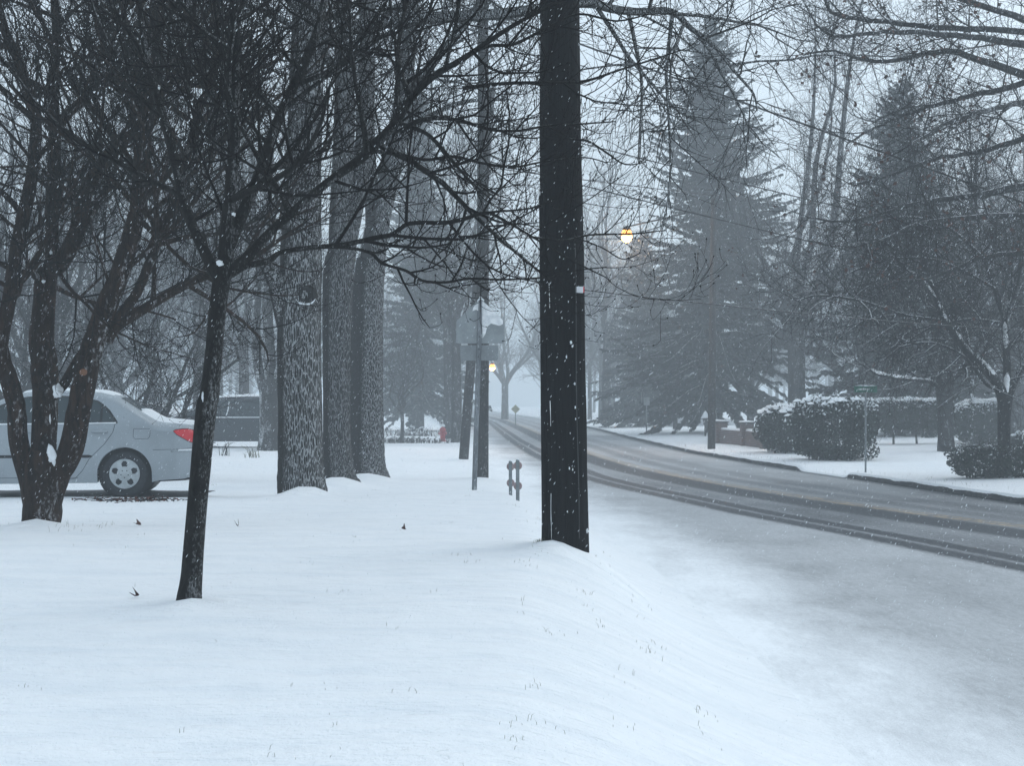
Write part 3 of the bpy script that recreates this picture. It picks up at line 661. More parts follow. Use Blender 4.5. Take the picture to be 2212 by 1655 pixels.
proto('spread', vase_tree(42, 13, .27, 2.6, 8, 5.6, PF), M['bark_far'], M['twig_far'])
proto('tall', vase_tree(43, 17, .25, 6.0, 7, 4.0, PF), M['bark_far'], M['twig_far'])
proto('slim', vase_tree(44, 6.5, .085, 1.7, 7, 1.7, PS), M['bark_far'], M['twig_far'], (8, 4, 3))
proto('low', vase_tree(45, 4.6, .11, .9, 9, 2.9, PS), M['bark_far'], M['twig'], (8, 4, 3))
def shrub(seed, H, n, sp):
    t = Tree(PSH, seed); r = t.r
    for i in range(n):
        a = r.uniform(0, 6.28); s = sp * r.uniform(.3, 1); h = H * r.uniform(.7, 1)
        t.limb([(r.gauss(0, .06), r.gauss(0, .06), -.05), (math.cos(a) * s * .3, math.sin(a) * s * .3, h * .35), (math.cos(a) * s * .65, math.sin(a) * s * .65, h * .7), (math.cos(a) * s, math.sin(a) * s, h)], [.02, .016, .011, .005], 3, True, .25)
    return t
proto('shrub', shrub(46, 2.3, 12, 1.1), M['bark_far'], M['twig_far'], (6, 4, 3), names=('stems', 'twigs'))
def plant(kind, name, bx, Y, label, cat='tree', scale=1, rz=None, group=None, bpy_=None, bark_=None):
    x = (bx - CX) * Y / F
    root = empty(name, (x, Y, ground(x, Y)), label, cat, group, rng.uniform(0, 6.28) if rz is None else rz)
    root.scale = (scale,) * 3
    for nm, me in PROTO[kind]:
        o = bpy.data.objects.new(nm, me); COL.objects.link(o); o.parent = root
    return root
G1 = 'bare trees behind the parked cars'
for k, bx, Y, s, lb in [
    ('tall', 430, 62, 1.0, 'straight pale bare trunk rising behind the near young tree trunk'),
    ('tall', 526, 68, .95, 'faint bare trunk standing right behind the dark minivan roof'),
    ('low', 318, 30, .95, 'low bushy bare tree right behind the silver car rear window'),
    ('spread', 120, 44, .8, 'spreading bare tree behind the silver car, above its roof'),
    ('spread', 250, 66, 1.0, 'hazy spreading bare tree far beyond the silver car'),
    ('vase', -40, 60, .9, 'tall bare tree at the far left picture edge'),
    ('tall', 330, 92, 1.1, 'very faint tall tree far behind the vase-shaped shrub'),
    ('spread', 20, 34, .62, 'small spreading bare tree behind the car at the left edge'),
    ('vase', 470, 105, 1.0, 'pale bare tree at the back of the gardens, above the minivan windscreen'),
    ('spread', 640, 84, 1.0, 'hazy bare tree hidden mostly by the largest trunk')]:
    plant(k, 'bare_tree', bx, Y, lb, 'tree', s, None, G1)
plant('shrub', 'vase_shrub', 335, 46, 'leafless vase-shaped shrub fanning up behind the silver car boot', 'shrub', 1.0)
plant('slim', 'small_street_tree', 868, 66, 'small thin bare tree in a low planting bed, right of the row of trunks', 'tree', 1.05)
# twin-stemmed tree with snow down its stems
def twin():
    Y = 46.; base = at(583, 962, Y); base = (base[0], base[1], ground(base[0], base[1]))
    root = empty('snow_lined_tree', base, 'forked trunk with white lines of snow down its stems, left of the largest trunk', 'tree')
    t = Tree(PF, 51)
    t.limb(px([(584, 985), (584, 955), (583, 900), (582, 850), (580, 820)], Y), prad([72, 52, 44, 44, 50], Y), 4, False)
    t.limb(px([(574, 850), (562, 815), (555, 770), (553, 700), (555, 600), (548, 480), (540, 300)], Y), prad([24, 22, 20, 19, 18, 15, 9], Y), f0=.45)
    t.limb(px([(584, 830), (582, 760), (578, 680), (576, 560), (580, 420), (590, 260)], Y), prad([28, 24, 22, 20, 16, 9], Y), f0=.45)
    t.limb(px([(592, 840), (606, 790), (618, 730), (625, 650), (640, 500), (650, 330)], Y), prad([24, 21, 19, 17, 14, 8], Y), f0=.45)
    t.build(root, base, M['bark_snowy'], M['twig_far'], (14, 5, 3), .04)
twin()
# weathered trunks in the distance along the verge
for i, (bx, Y, w, lb) in enumerate([(985, 66, .46, 'faint straight trunk beyond the leaning pole, just right of the hydrant'), (968, 74, .5, 'palest wide trunk directly behind the red hydrant')]):
    r0 = plant('tall', 'verge_tree', bx, Y, lb, 'tree', w / .5, i * 2.0)

# right side of the road
plant('vase', 'vase_tree', 1720, 66, 'tall vase-shaped bare tree right of the big spruce, thick forking trunk', 'tree', 1.06, .6)
G2 = 'bare trees beyond the far verge'
for k, bx, Y, s, lb in [
    ('slim', 1421, 106, 1.4, 'thin faint tree trunk left of the snow-capped parked car'),
    ('slim', 1458, 86, 1.5, 'dark small tree standing beside the snow-capped parked car'),
    ('slim', 1372, 118, 1.2, 'palest thin trunk nearest the far bend of the road'),
    ('spread', 1845, 74, .9, 'hazy spreading tree above the clipped hedge corner'),
    ('tall', 1310, 104, 1.25, 'faint tall crown reaching left of the big spruce'),
    ('spread', 1620, 84, .75, 'bare tree behind the brick pillars'),
    ('spread', 2010, 62, .9, 'bare tree above the far clipped hedge with stems'),
    ('vase', 2230, 72, .85, 'tall bare tree behind the garage'),
    ('spread', 2190, 50, .8, 'dense bare tree in front of the garage at the right edge'),
    ('spread', 1240, 128, 1.2, 'very pale tree at the bend of the road'),
    ('vase', 1090, 150, .9, 'ghostly crown over the far end of the road')]:
    plant(k, 'bare_tree', bx, Y, lb, 'tree', s, None, G2)

def spruce(name, label, bx, Y, H, Rb, seed, dense=1.0):
    r = random.Random(seed); g = np.random.default_rng(seed)
    x = (bx - CX) * Y / F; root = empty(name, (x, Y, ground(x, Y)), label, 'tree')
    t = Tubes(); t.add([(0, 0, -.3), (0, 0, H * .3), (0, 0, H * .7), (0, 0, H)], [H * .016, H * .012, H * .006, .02])
    C, D, S = [], [], []
    z = H * .07
    while z < H * .985:
        f = z / H; n = int(r.uniform(6, 9)) if f < .9 else 5
        for i in range(n):
            a = r.uniform(0, 6.283); l = Rb * (1 - f) ** .8 * min(1, .72 + f * 2.3) * r.uniform(.45, 1.12) * (1 + .28 * noise.noise(Vector((math.cos(a) * 1.5, math.sin(a) * 1.5, z * .45 + seed)))) + .12
            el = .85 * f - .12 + r.gauss(0, .2); d = Vector((math.cos(a), math.sin(a), el)); side = Vector((-math.sin(a), math.cos(a), 0))
            pts = []; p = Vector((0, 0, z)); m = 5
            for k in range(m + 1):
                u = k / m; pts.append(tuple(p)); p = p + (d + Vector((0, 0, -.62 * (1 - f) * math.sin(u * 3.0) + .28 * u * u))) * (l / m)
            t.add(pts, [.012 + l * .010 * (1 - k / m) for k in range(m + 1)])
            cnt = int(l / .115 * dense * (1.35 - .35 * f)) + 3
            for k in range(cnt):
                u = (k + r.random()) / cnt; q = u * m; j = min(int(q), m - 1); w = q - j
                c = Vector(pts[j]).lerp(Vector(pts[j + 1]), w)
                for sgn in (-1, 1, 0):
                    ln = (.26 + .26 * (1 - u)) * r.uniform(.6, 1.3) * (.55 + .45 * (1 - f))
                    dd = (d * .75 + side * sgn * r.uniform(.5, 1.1) + Vector((r.gauss(0, .15), r.gauss(0, .15), r.uniform(-1.3, .1)))).normalized()
                    C.append(c); D.append(dd * ln); S.append(ln * r.uniform(.18, .30))
        z += H * .0085 / (dense ** .5) * r.uniform(.6, 1.4) + .04
    C, D, S = np.array(C), np.array(D), np.array(S)
    w = np.cross(D, g.normal(0, 1, D.shape)); w /= np.linalg.norm(w, axis=1, keepdims=True) + 1e-9; w *= S[:, None]
    V = np.stack([C - w * .35, C + D * .45 + w, C + D, C + D * .5 - w], 1).reshape(-1, 3)
    q = np.arange(len(V)).reshape(-1, 4)
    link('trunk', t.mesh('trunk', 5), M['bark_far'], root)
    mi = (g.random(len(q)) < .003).astype(int)
    link('crown', mesh_np('crown', V, q, mi), [M['needle'], M['snowclean']], root)
    return root
spruce('tall_spruce', 'tall dense spruce fading into the snow behind the lit street lamp', 1535, 76, 23.0, 7.2, 61, 1.15)
spruce('second_spruce', 'darker spruce on the right behind the oak twigs with withered leaves', 1945, 64, 16.5, 5.2, 62)
spruce('garden_spruce', 'hazy grey spruce behind the row of trunks, left of the road sign', 905, 95, 23.4, 5.0, 63)
spruce('low_spruce', 'broad low evergreen behind the far hedge at the road bend', 1385, 98, 13.5, 4.6, 64, .8)

# oak with withered leaves reaching in from the right, trunk beyond the picture edge
PO = dict(max=3, sp=[0, .19, .125, .10], len=[0, 1.8, .85, .36], ang=[(0, 0), (30, 80), (35, 80), (35, 75)], seg=[6, 6, 5, 3], wig=[.05, .13, .17, .2], up=[.02, .0, .0, .02], rk=.007, rmin=.0032, leaf=.035)
def oak():
    Y = 26.; bx = 2420; base = at(bx, 1060, Y); base = (base[0], base[1], ground(base[0], base[1]))
    root = empty('oak_tree', base, 'oak whose long level limbs with withered brown leaves reach in at the upper right edge', 'tree')
    t = Tree(PO, 71)
    t.limb(px([(2420, 1090), (2420, 1050), (2415, 800), (2420, 500), (2425, 200), (2430, -60)], Y), prad([110, 80, 72, 68, 62, 40], Y), 4, False)
    for pts, dy, w in [
        ([(2425, 120), (2310, 80), (2211, 41), (2104, 8), (2000, -30)], -.5, [30, 24, 15, 11, 7]),
        ([(2425, 160), (2320, 90), (2211, 68), (2090, 62), (1968, 54), (1866, 42), (1803, 30), (1779, 0), (1750, -40)], -.9, [30, 22, 14, 12, 10, 9, 7, 6, 4]),
        ([(2425, 200), (2320, 130), (2211, 97), (2117, 81), (2036, 76), (1941, 68), (1874, 73), (1798, 78), (1763, 54)], -1.4, [30, 24, 16, 13, 11, 9, 8, 6, 4]),
        ([(2425, 260), (2320, 200), (2211, 160), (2117, 130), (2063, 111), (2022, 111), (1968, 122), (1901, 132), (1847, 124), (1801, 111), (1738, 116)], -.2, [34, 26, 18, 15, 13, 12, 10, 9, 7, 5, 3.5]),
        ([(2425, 170), (2320, 165), (2211, 178), (2117, 203), (2036, 222), (1968, 241), (1901, 270), (1852, 295), (1825, 319)], .4, [30, 22, 14, 12, 10, 8, 6, 5, 3]),
        ([(2425, 220), (2320, 205), (2211, 219), (2158, 233), (2090, 251), (2036, 270), (1970, 310)], -1.8, [26, 20, 13, 11, 9, 7, 4]),
        ([(2425, 420), (2320, 400), (2211, 405), (2090, 424), (1982, 438), (1901, 462), (1820, 478), (1740, 470)], .3, [34, 26, 18, 14, 11, 8, 6, 4]),
        ([(2425, 480), (2320, 470), (2211, 467), (2090, 470), (1982, 484), (1900, 520), (1830, 530)], -.8, [28, 22, 13, 11, 8, 6, 4]),
        ([(2425, 330), (2320, 310), (2211, 300), (2110, 330), (2010, 345), (1920, 380), (1840, 400)], 1.0, [28, 22, 14, 11, 9, 6, 4]),
        ([(2425, 540), (2320, 520), (2211, 545), (2110, 560), (2010, 600), (1930, 610)], 1.2, [24, 20, 13, 10, 7, 4])]:
        t.limb(px(pts, Y, [dy * i / (len(pts) - 1) * 2 for i in range(len(pts))]), prad(w, Y), 4, True, .25, jit=.012)
    t.build(root, base, M['bark_far'], M['twig'], (10, 5, 3), .05, leafmat=M['oakleaf'], ls=.085)
oak()
def verge_tree():
    Y = 32.; base = at(2172, 1037, Y); base = (base[0], base[1], ground(base[0], base[1]))
    root = empty('forked_verge_tree', base, 'dark forked tree rising from the clipped hedge at the right, snow along its left limb', 'tree')
    P = dict(PO, sp=[0, .15, .125, .11], len=[0, 2.3, 1.0, .42], leaf=.01, up=[.02, .0, -.01, .0]); t = Tree(P, 72)
    t.limb(px([(2172, 1065), (2171, 1035), (2168, 960), (2168, 900), (2170, 860)], Y), prad([42, 30, 27, 27, 32], Y), 4, False)
    for pts, Ys, w in [
        ([(2168, 872), (2155, 831), (2125, 795), (2090, 762), (2036, 686), (2022, 640), (2006, 600), (1995, 567), (1982, 505)], -.6, [26, 24, 21, 19, 15, 12, 10, 8, 4]),
        ([(2022, 645), (1990, 600), (1945, 575), (1930, 540)], -.9, [7, 6, 5, 3]),
        ([(2170, 870), (2175, 816), (2171, 735), (2169, 681), (2185, 640), (2201, 586), (2215, 500)], .1, [20, 17, 15, 14, 10, 8, 5]),
        ([(2169, 690), (2144, 613), (2122, 546), (2117, 505), (2105, 430), (2080, 350)], .6, [12, 10, 8, 7, 6, 4]),
        ([(2176, 870), (2195, 815), (2230, 750), (2270, 650)], .4, [15, 13, 11, 6]),
        ([(2070, 730), (2050, 697), (1955, 681), (1874, 654), (1820, 643), (1760, 638), (1720, 651)], -1.2, [9, 8, 7, 6, 5, 4, 3]),
        ([(2160, 840), (2130, 830), (2080, 770), (2010, 740), (1940, 750)], -1.6, [9, 8, 7, 5, 3]),
        ([(2150, 625), (2090, 590), (2010, 560), (1920, 560), (1830, 590)], 1.0, [8, 7, 6, 5, 3]),
        ([(2125, 560), (2060, 500), (1980, 470), (1890, 480), (1790, 520)], 1.4, [8, 7, 6, 5, 3]),
        ([(2172, 700), (2100, 690), (2030, 700), (1950, 720), (1880, 760)], 1.6, [8, 7, 6, 4, 3])]:
        t.limb(px(pts, Y, [Ys * i / (len(pts) - 1) for i in range(len(pts))]), prad(w, Y), 4, True, .15)
    t.build(root, base, M['bark_snowy2'], M['twig'], (12, 5, 3), .04, leafmat=M['oakleaf'], ls=.06)
    A = [(2168, 872), (2155, 831), (2125, 795), (2090, 762), (2036, 686), (2022, 640), (2006, 600), (1995, 567), (1982, 505)]
    limb_snow(root, px(A, Y, [-.6 * i / 8 for i in range(9)]), prad([26, 24, 21, 19, 15, 12, 10, 8, 4], Y), base, 3)
    limb_snow(root, px([(2022, 645), (1990, 600), (1945, 575)], Y, [-.45, -.6, -.75]), prad([7, 6, 5], Y), base, 4)
    limb_snow(root, px([(2172, 860), (2175, 816), (2171, 735), (2169, 681)], Y), prad([18, 17, 15, 14], Y), base, 5)
M['bark_snowy2'] = bark('snow_topped_bark', (.014, .015, .016), (.03, .03, .03), (14, 14, 4), (-.1, -.35, .8), .24, .55, .4, snowk=.75)
verge_tree()
def lawn_tree():
    Y = 46.; base = at(2043, 988, Y); base = (base[0], base[1], ground(base[0], base[1]))
    root = empty('lawn_tree', base, 'thick straight trunk with one level snow-lined limb reaching left over the street sign', 'tree')
    t = Tree(dict(PF, sp=[0, .3, .2, .16], leaf=.012), 73)
    t.limb(px([(2042, 1010), (2043, 985), (2042, 940), (2040, 880), (2040, 840), (2044, 800)], Y), prad([60, 42, 34, 33, 36, 34], Y), 4, False)
    for pts, dy, w in [([(2036, 850), (2012, 826), (1990, 822), (1940, 817), (1895, 808), (1865, 790), (1850, 780)], -1.0, [12, 11, 9, 8, 7, 5, 3]),
                       ([(2042, 820), (2030, 740), (2010, 640), (1990, 520), (1970, 380), (1960, 240)], 0, [28, 24, 20, 16, 12, 6]),
                       ([(2046, 810), (2070, 720), (2090, 600), (2100, 480), (2110, 330)], .6, [24, 20, 17, 13, 7]),
                       ([(2044, 830), (2080, 790), (2120, 730), (2160, 640), (2190, 540)], -1, [16, 14, 12, 9, 5]),
                       ([(2036, 780), (1990, 720), (1930, 660), (1880, 600), (1840, 520)], 1, [16, 14, 11, 8, 5])]:
        t.limb(px(pts, Y, [dy * i / (len(pts) - 1) for i in range(len(pts))]), prad(w, Y), 4, True, .25)
    t.build(root, base, M['bark_snowy2'], M['twig_far'], (12, 5, 3), .04, leafmat=M['oakleaf'], ls=.08)
    limb_snow(root, px([(2012, 826), (1990, 822), (1940, 817), (1895, 808), (1865, 790)], Y, [-.17, -.33, -.5, -.67, -.83]), prad([14, 12, 11, 10, 7], Y), base, 6)
lawn_tree()

# ---------------------------------------------------------------- hedges and shrubs
def hedge(name, label, c, size, n, seed, leaf=.075, cat='hedge', rz=0, round_=.5, stems=0, zlo=0., snow=.36, taper=0., group=None):
    """leafy block: leaves through the shell of a lumpy super-ellipsoid, snow held on the leaves on top"""
    g = np.random.default_rng(seed); r = random.Random(seed)
    root = empty(name, (c[0], c[1], ground(c[0], c[1])), label, cat, group, rz)
    sx, sy, sz = size; zc = zlo + (sz - zlo) / 2; hz = (sz - zlo) / 2
    p = 2 + 4 * (1 - round_)
    u = g.normal(0, 1, (n, 3)); rad = (np.abs(u) ** p).sum(1) ** (1 / p); u /= rad[:, None]
    lum = np.array([noise.noise(Vector((a[0] * 2.2 * max(1, sx / 2), a[1] * 2.2, a[2] * 2.2 + seed))) for a in u])
    k = (1 - .38 * g.random(n) ** 1.6) * (1 + .16 * lum)
    P = u * k[:, None] * np.array([sx / 2, sy / 2, hz])
    if taper: P[:, :2] *= (1 + taper * P[:, 2:] / hz)
    P[:, 2] += zc
    keep = P[:, 2] > .02; P, u, k = P[keep], u[keep], k[keep]; n = len(P)
    a = g.normal(0, 1, (n, 3)) + u * .4; a /= np.linalg.norm(a, axis=1, keepdims=True); b = np.cross(a, g.normal(0, 1, (n, 3))); b /= np.linalg.norm(b, axis=1, keepdims=True)
    ls = leaf * g.uniform(.6, 1.4, n)[:, None]
    V = np.stack([P - a * ls * .5, P + b * ls * .3, P + a * ls * .5, P - b * ls * .3], 1).reshape(-1, 3); q = np.arange(len(V)).reshape(-1, 4)
    hN = (P[:, 2] - zlo) / (sz - zlo)
    mi = (g.random(n) < snow * np.clip((u[:, 2] - .35) * 1.5, 0, 1) * (k > .85) + .004).astype(int)
    link('foliage', mesh_np('foliage', V, q, mi), [M['leafdark'], M['snowclean']], root)
    t = Tubes()
    for i in range(max(10, int(sx * 8)) if not stems else stems):
        x = r.uniform(-.38, .38) * sx; y = r.uniform(-.3, .3) * sy
        if stems: x = (-.38 + .76 * i / max(1, stems - 1)) * sx; y = r.gauss(0, .05)
        t.add([(x, y, -.05), (x + r.gauss(0, .06), y + r.gauss(0, .05), sz * .3), (x + r.gauss(0, .12), y + r.gauss(0, .1), sz * .6), (x + r.gauss(0, .2), y + r.gauss(0, .12), sz * .9)], [.045, .035, .025, .012] if stems else [.02, .016, .011, .006])
        for j in range(9):
            z = r.uniform(.15, .8) * sz; t.add([(x, y, z), (x + r.gauss(0, .2), y + r.gauss(0, .15), z + .18), (x + r.gauss(0, .35), y + r.gauss(0, .25), z + .35)], [.009, .007, .004])
    link('stems', t.mesh('stems', 5), M['bark_far'], root)
    # snow lying on the crown of the hedge in broken cushions
    if snow > .2:
        SV, SF = [], []
        m = int(sx * sy * 30)
        for i in range(m):
            x, y = r.uniform(-.47, .47) * sx, r.uniform(-.42, .42) * sy
            e = 1 - abs(x / (sx / 2)) ** p - abs(y / (sy / 2)) ** p
            if e <= .02 or r.random() < .25: continue
            z = zc + hz * e ** (1 / p) * (1 + .08 * noise.noise(Vector((x * 2, y * 2, seed)))) - .02
            rx, ry, h = r.uniform(.05, .16), r.uniform(.05, .14), r.uniform(.03, .07); b0 = len(SV); ns = 7
            SV.append((x, y, z + h))
            for kk in range(ns):
                aa = 6.283 * kk / ns; q_ = r.uniform(.7, 1.2); SV.append((x + math.cos(aa) * rx * q_ * .6, y + math.sin(aa) * ry * q_ * .6, z + h * .75))
            for kk in range(ns):
                aa = 6.283 * kk / ns; q_ = r.uniform(.8, 1.3); SV.append((x + math.cos(aa) * rx * q_, y + math.sin(aa) * ry * q_, z - .03))
            for kk in range(ns):
                k2 = (kk + 1) % ns; SF.append((b0, b0 + 1 + kk, b0 + 1 + k2, b0)); SF.append((b0 + 1 + kk, b0 + 1 + ns + kk, b0 + 1 + ns + k2, b0 + 1 + k2))
        if SF:
            me = bpy.data.meshes.new('snow_topping'); me.from_pydata(SV, [], [tuple(dict.fromkeys(f)) for f in SF]); me.polygons.foreach_set('use_smooth', [True] * len(me.polygons)); link('snow_topping', me, M['snowclean'], root)
    return root
def gx(pxx, Y): return ((pxx - CX) * Y / F, Y)
hedge('clipped_hedge', 'tall square clipped hedge beside the street sign, snow on top', gx(1800, 41.5), (1.75, 2.8, 1.85), 15000, 81, .085, rz=.30, round_=.18)
hedge('rounded_bush', 'rounded evergreen bush left of the square clipped hedge, behind the last brick pillar', gx(1706, 47.5), (2.0, 2.6, 1.65), 11000, 82, .085, 'bush', .3, .75)
hedge('stemmed_hedge', 'far clipped hedge on bare stems with snow along its top, behind the lawn tree', gx(1955, 53), (3.5, 1.1, 1.75), 11000, 83, .085, rz=0, round_=.25, stems=4, zlo=.55, snow=.8)
hedge('garden_bush', 'snow-topped bush in front of the garage, between the two right-hand trunks', gx(2120, 51), (1.9, 1.2, 1.65), 7000, 84, .085, 'bush', 0, .5, snow=.9)
hedge('boxy_hedge', 'low dark boxy hedge narrowing to its foot at the right edge, around the forked tree', gx(2150, 31.4), (2.0, 1.1, .70), 11000, 85, .05, rz=.1, round_=.25, snow=.12, taper=.14)
hedge('edge_hedge', 'low hedge cut off by the right picture edge behind the forked tree', gx(2290, 34.2), (2.2, 1.2, 1.0), 8000, 86, .055, rz=.1, round_=.3, snow=.3)
# planting bed: low twiggy ground cover under the small street tree
def bed(name, label, bx, Y, sx, sy, h, n, seed, mats, cat, lf=.3, leafs=.05, flat=1.):
    r = random.Random(seed); x0, y0 = gx(bx, Y); z0 = ground(x0, y0); root = empty(name, (x0, y0, z0), label, cat)
    t = Tubes(); LV = []
    for i in range(n):
        x, y = r.gauss(0, .33) * sx, r.gauss(0, .33) * sy; z = ground(x0 + x, y0 + y) - z0; a = r.uniform(0, 6.28); l = h * r.uniform(.4, 1.1); s = r.uniform(.2, .9) * l / flat ** 1.5
        p = [(x, y, z - .03), (x + math.cos(a) * s * .4, y + math.sin(a) * s * .4, z + l * .6 * flat), (x + math.cos(a) * s, y + math.sin(a) * s, z + l * r.uniform(.3, 1) * flat)]
        t.add(p, [.006 * (1 + h), .0045 * (1 + h), .003])
        if r.random() < lf:
            c = Vector(p[2]); v = Vector((r.gauss(0, 1), r.gauss(0, 1), r.gauss(0, .6))).normalized() * leafs; w = v.cross(Vector((r.gauss(0, 1), r.gauss(0, 1), 1))).normalized() * leafs * .5
            LV += [c - v, c + w, c + v, c - w]
    link('stems', t.mesh('stems', 4), mats[0], root)
    if LV: link('leaves', mesh_np('leaves', np.array(LV), np.arange(len(LV)).reshape(-1, 4)), mats[1], root)
    return root
bed('ground_cover', 'low dark planting bed under the small street tree', 872, 65, 3.6, 2.0, .34, 420, 91, (M['twig'], M['leafdark']), 'plants', .5, .07)
bed('fallen_twigs', 'heap of red-brown leafy twigs in the snow in front of the silver car wheel', 292, 18.2, 1.0, .5, .13, 90, 92, (M['twig'], M['deadleaf']), 'twigs', 1.0, .03, .42)
bed('dry_plant', 'small dry twiggy plant in the snow just right of the near young trunk', 482, 43, .5, .3, .6, 13, 93, (M['twig_far'], M['deadleaf']), 'plant', .1, .03)
bed('dry_tuft', 'pale fan-shaped grass tuft left of the largest trunk', 543, 41, .35, .3, .42, 24, 94, (M['grass'], M['deadleaf']), 'plant', .05, .03)
bed('snowy_brush', 'low snow-dusted brush in the distance left of the hydrant', 893, 80, 2.6, 1.6, .6, 260, 95, (M['twig_far'], M['snowclean']), 'brush', .6, .09)
# ---------------------------------------------------------------- cars
def pw(tab):
    xs = [a for a, b in tab]; ys = [b for a, b in tab]
    return lambda v: float(np.interp(v, xs, ys))
class Car:
    """body surface as functions: top line, bottom line and half width; parts are laid on that surface. +x is forward, rear axle at x = 0"""
    def __init__(s, top, bot, plan, side, wr, wb, cr=.09, arch=.365):
        s.top, s.bot, s.plan, s.side, s.wr, s.wb, s.cr, s.arch = pw(top), pw(bot), pw(plan), pw(side), wr, wb, cr, arch
        s.x0, s.x1 = top[0][0], top[-1][0]
    def st(s, f, x, d=.03): return (f(x - d) + 2 * f(x) + f(x + d)) / 4
    def zt(s, x): return s.st(s.top, x, .05)
    def zb(s, x):
        z = s.bot(x)
        for w in (0, s.wb):
            d = abs(x - w)
            if d < s.arch: z = max(z, s.wr + math.sqrt(s.arch ** 2 - d * d))
        return z
    def w(s, x, z):
        k = s.plan(x) * (s.side(z - .04) + 2 * s.side(z) + s.side(z + .04)) / 4
        t = (z - (s.zt(x) - s.cr)) / s.cr
        if t > 0: k *= 1 - .16 * t * t
        return k
    def xs(s):
        v = set(np.round(np.linspace(s.x0, s.x1, 110), 3))
        for c in (0, s.wb):
            for a in np.linspace(0, math.pi, 33): v.add(round(c + s.arch * math.cos(a), 4))
        return sorted(x for x in v if s.x0 <= x <= s.x1)
    def body(s, root, mat):
        X = s.xs(); V, nr = [], 0
        for x in X:
            zb, zt = s.zb(x), s.zt(x); zb = min(zb, zt - .02); ring = []
            for t in np.linspace(0, 1, 16):
                tt = t ** .85; z = zb + (zt - zb) * tt; ring.append((x, -s.w(x, z), z))
            wt = s.w(x, zt)
            for u in (-.9, -.6, -.2, .2, .6, .9): ring.append((x, wt * u, zt + .022 * (1 - u * u)))
            ring += [(x, -b, c) for (a, b, c) in ring[:16]][::-1]
            nr = len(ring); V += ring
        n = len(X); i = np.arange(n - 1)[:, None]; k = np.arange(nr - 1)[None]
        q = np.stack([i * nr + k, (i + 1) * nr + k, (i + 1) * nr + k + 1, i * nr + k + 1], -1).reshape(-1, 4)
        caps = [np.arange(nr)[None], np.arange((n - 1) * nr, n * nr)[None, ::-1]]
        me = mesh_np('body', np.array(V), [q] + caps)
        return link('body', me, mat, root)
    def patch(s, name, parent, mat, lo, hi, sides=(-1,), eps=.004, nx=14, nz=7, thick=0):
        if len(sides) > 1: return [s.patch(name, parent, mat, lo, hi, (q,), eps, nx, nz) for q in sides]
        """region between two (x, z) curves laid on the body side"""
        V, Fq = [], []
        xa, xb = max(lo[0][0], hi[0][0]), min(lo[-1][0], hi[-1][0]); fl, fh = pw(lo), pw(hi)
        for sg in sides:
            b = len(V)
            for x in np.linspace(xa, xb, nx):
                for t in np.linspace(0, 1, nz):
                    z = fl(x) + (fh(x) - fl(x)) * t; V.append((x, sg * (s.w(x, z) + eps), z))
            for i in range(nx - 1):
                for k in range(nz - 1):
                    f = (b + i * nz + k, b + (i + 1) * nz + k, b + (i + 1) * nz + k + 1, b + i * nz + k + 1); Fq.append(f if sg < 0 else f[::-1])
        return link(name, mesh_np(name, np.array(V), np.array(Fq)), mat, parent)
    def line(s, name, parent, mat, pts, wid=.008, eps=.003, sides=(-1,)):
        if len(sides) > 1: return [s.line(name, parent, mat, pts, wid, eps, (q,)) for q in sides]
        m = MB()
        for sg in sides:
            P = []
            for a, b in zip(pts[:-1], pts[1:]):
                for t in np.linspace(0, 1, 7)[:-1]: P.append((a[0] + (b[0] - a[0]) * t, a[1] + (b[1] - a[1]) * t))
            P.append(pts[-1])
            m.tube([(x, sg * (s.w(x, z) + eps - wid * .5), z) for x, z in P], wid, 6)
        return m.build(name, mat, parent, None, True)
    def snowtop(s, name, parent, xa, xb, h=.03, uw=.93, ragged=.05, u0=None, seed=0):
        nx, nu = 26, 15; V, Fq = [], []
        for i, x in enumerate(np.linspace(xa, xb, nx)):
            for k, u in enumerate(np.linspace(-uw, uw, nu)):
                ex = min(1, min(i, nx - 1 - i) / 2.5); eu = min(1, min(k, nu - 1 - k) / 2.0)
                n_ = noise.noise(Vector((x * 3, u * 3, seed))); z = s.zt(x) + .022 * (1 - u * u)
                xx = x + ragged * n_ * (1 if ex < .5 else 0)
                V.append((xx, s.w(x, s.zt(x)) * u, z + .003 + h * math.sqrt(max(0, ex * eu)) * (1 + .35 * n_) - (.02 if ex * eu == 0 else 0)))
        for i in range(nx - 1):
            for k in range(nu - 1): Fq.append((i * nu + k, (i + 1) * nu + k, (i + 1) * nu + k + 1, i * nu + k + 1))
        return link(name, mesh_np(name, np.array(V), np.array(Fq)), M['snowclean'], parent)
    def wheel(s, root, x, sg, holes=5, R_=.31, rim=.205, half=.84):
        w = empty_part('wheel', (x, sg * (half - .105), R_), root)
        t = MB(); t.lathe([(rim, -.09), (rim + .03, -.10), (R_ - .03, -.10), (R_ - .006, -.085), (R_, -.06), (R_, .06), (R_ - .006, .085), (R_ - .03, .10), (rim + .03, .10), (rim, .09)], 40, axis='y')
        t.build('tyre', M['tyre'], w, None, True)
        V, Fq = [], []; na, nr_ = 80, 14; y = -.083 * -sg
        for i in range(nr_ + 1):
            for k in range(na):
                r = rim * i / nr_; a = 6.28318 * k / na; dome = .012 * math.cos(i / nr_ * 1.57)
                V.append((r * math.cos(a), y * 1 + sg * dome, r * math.sin(a)))
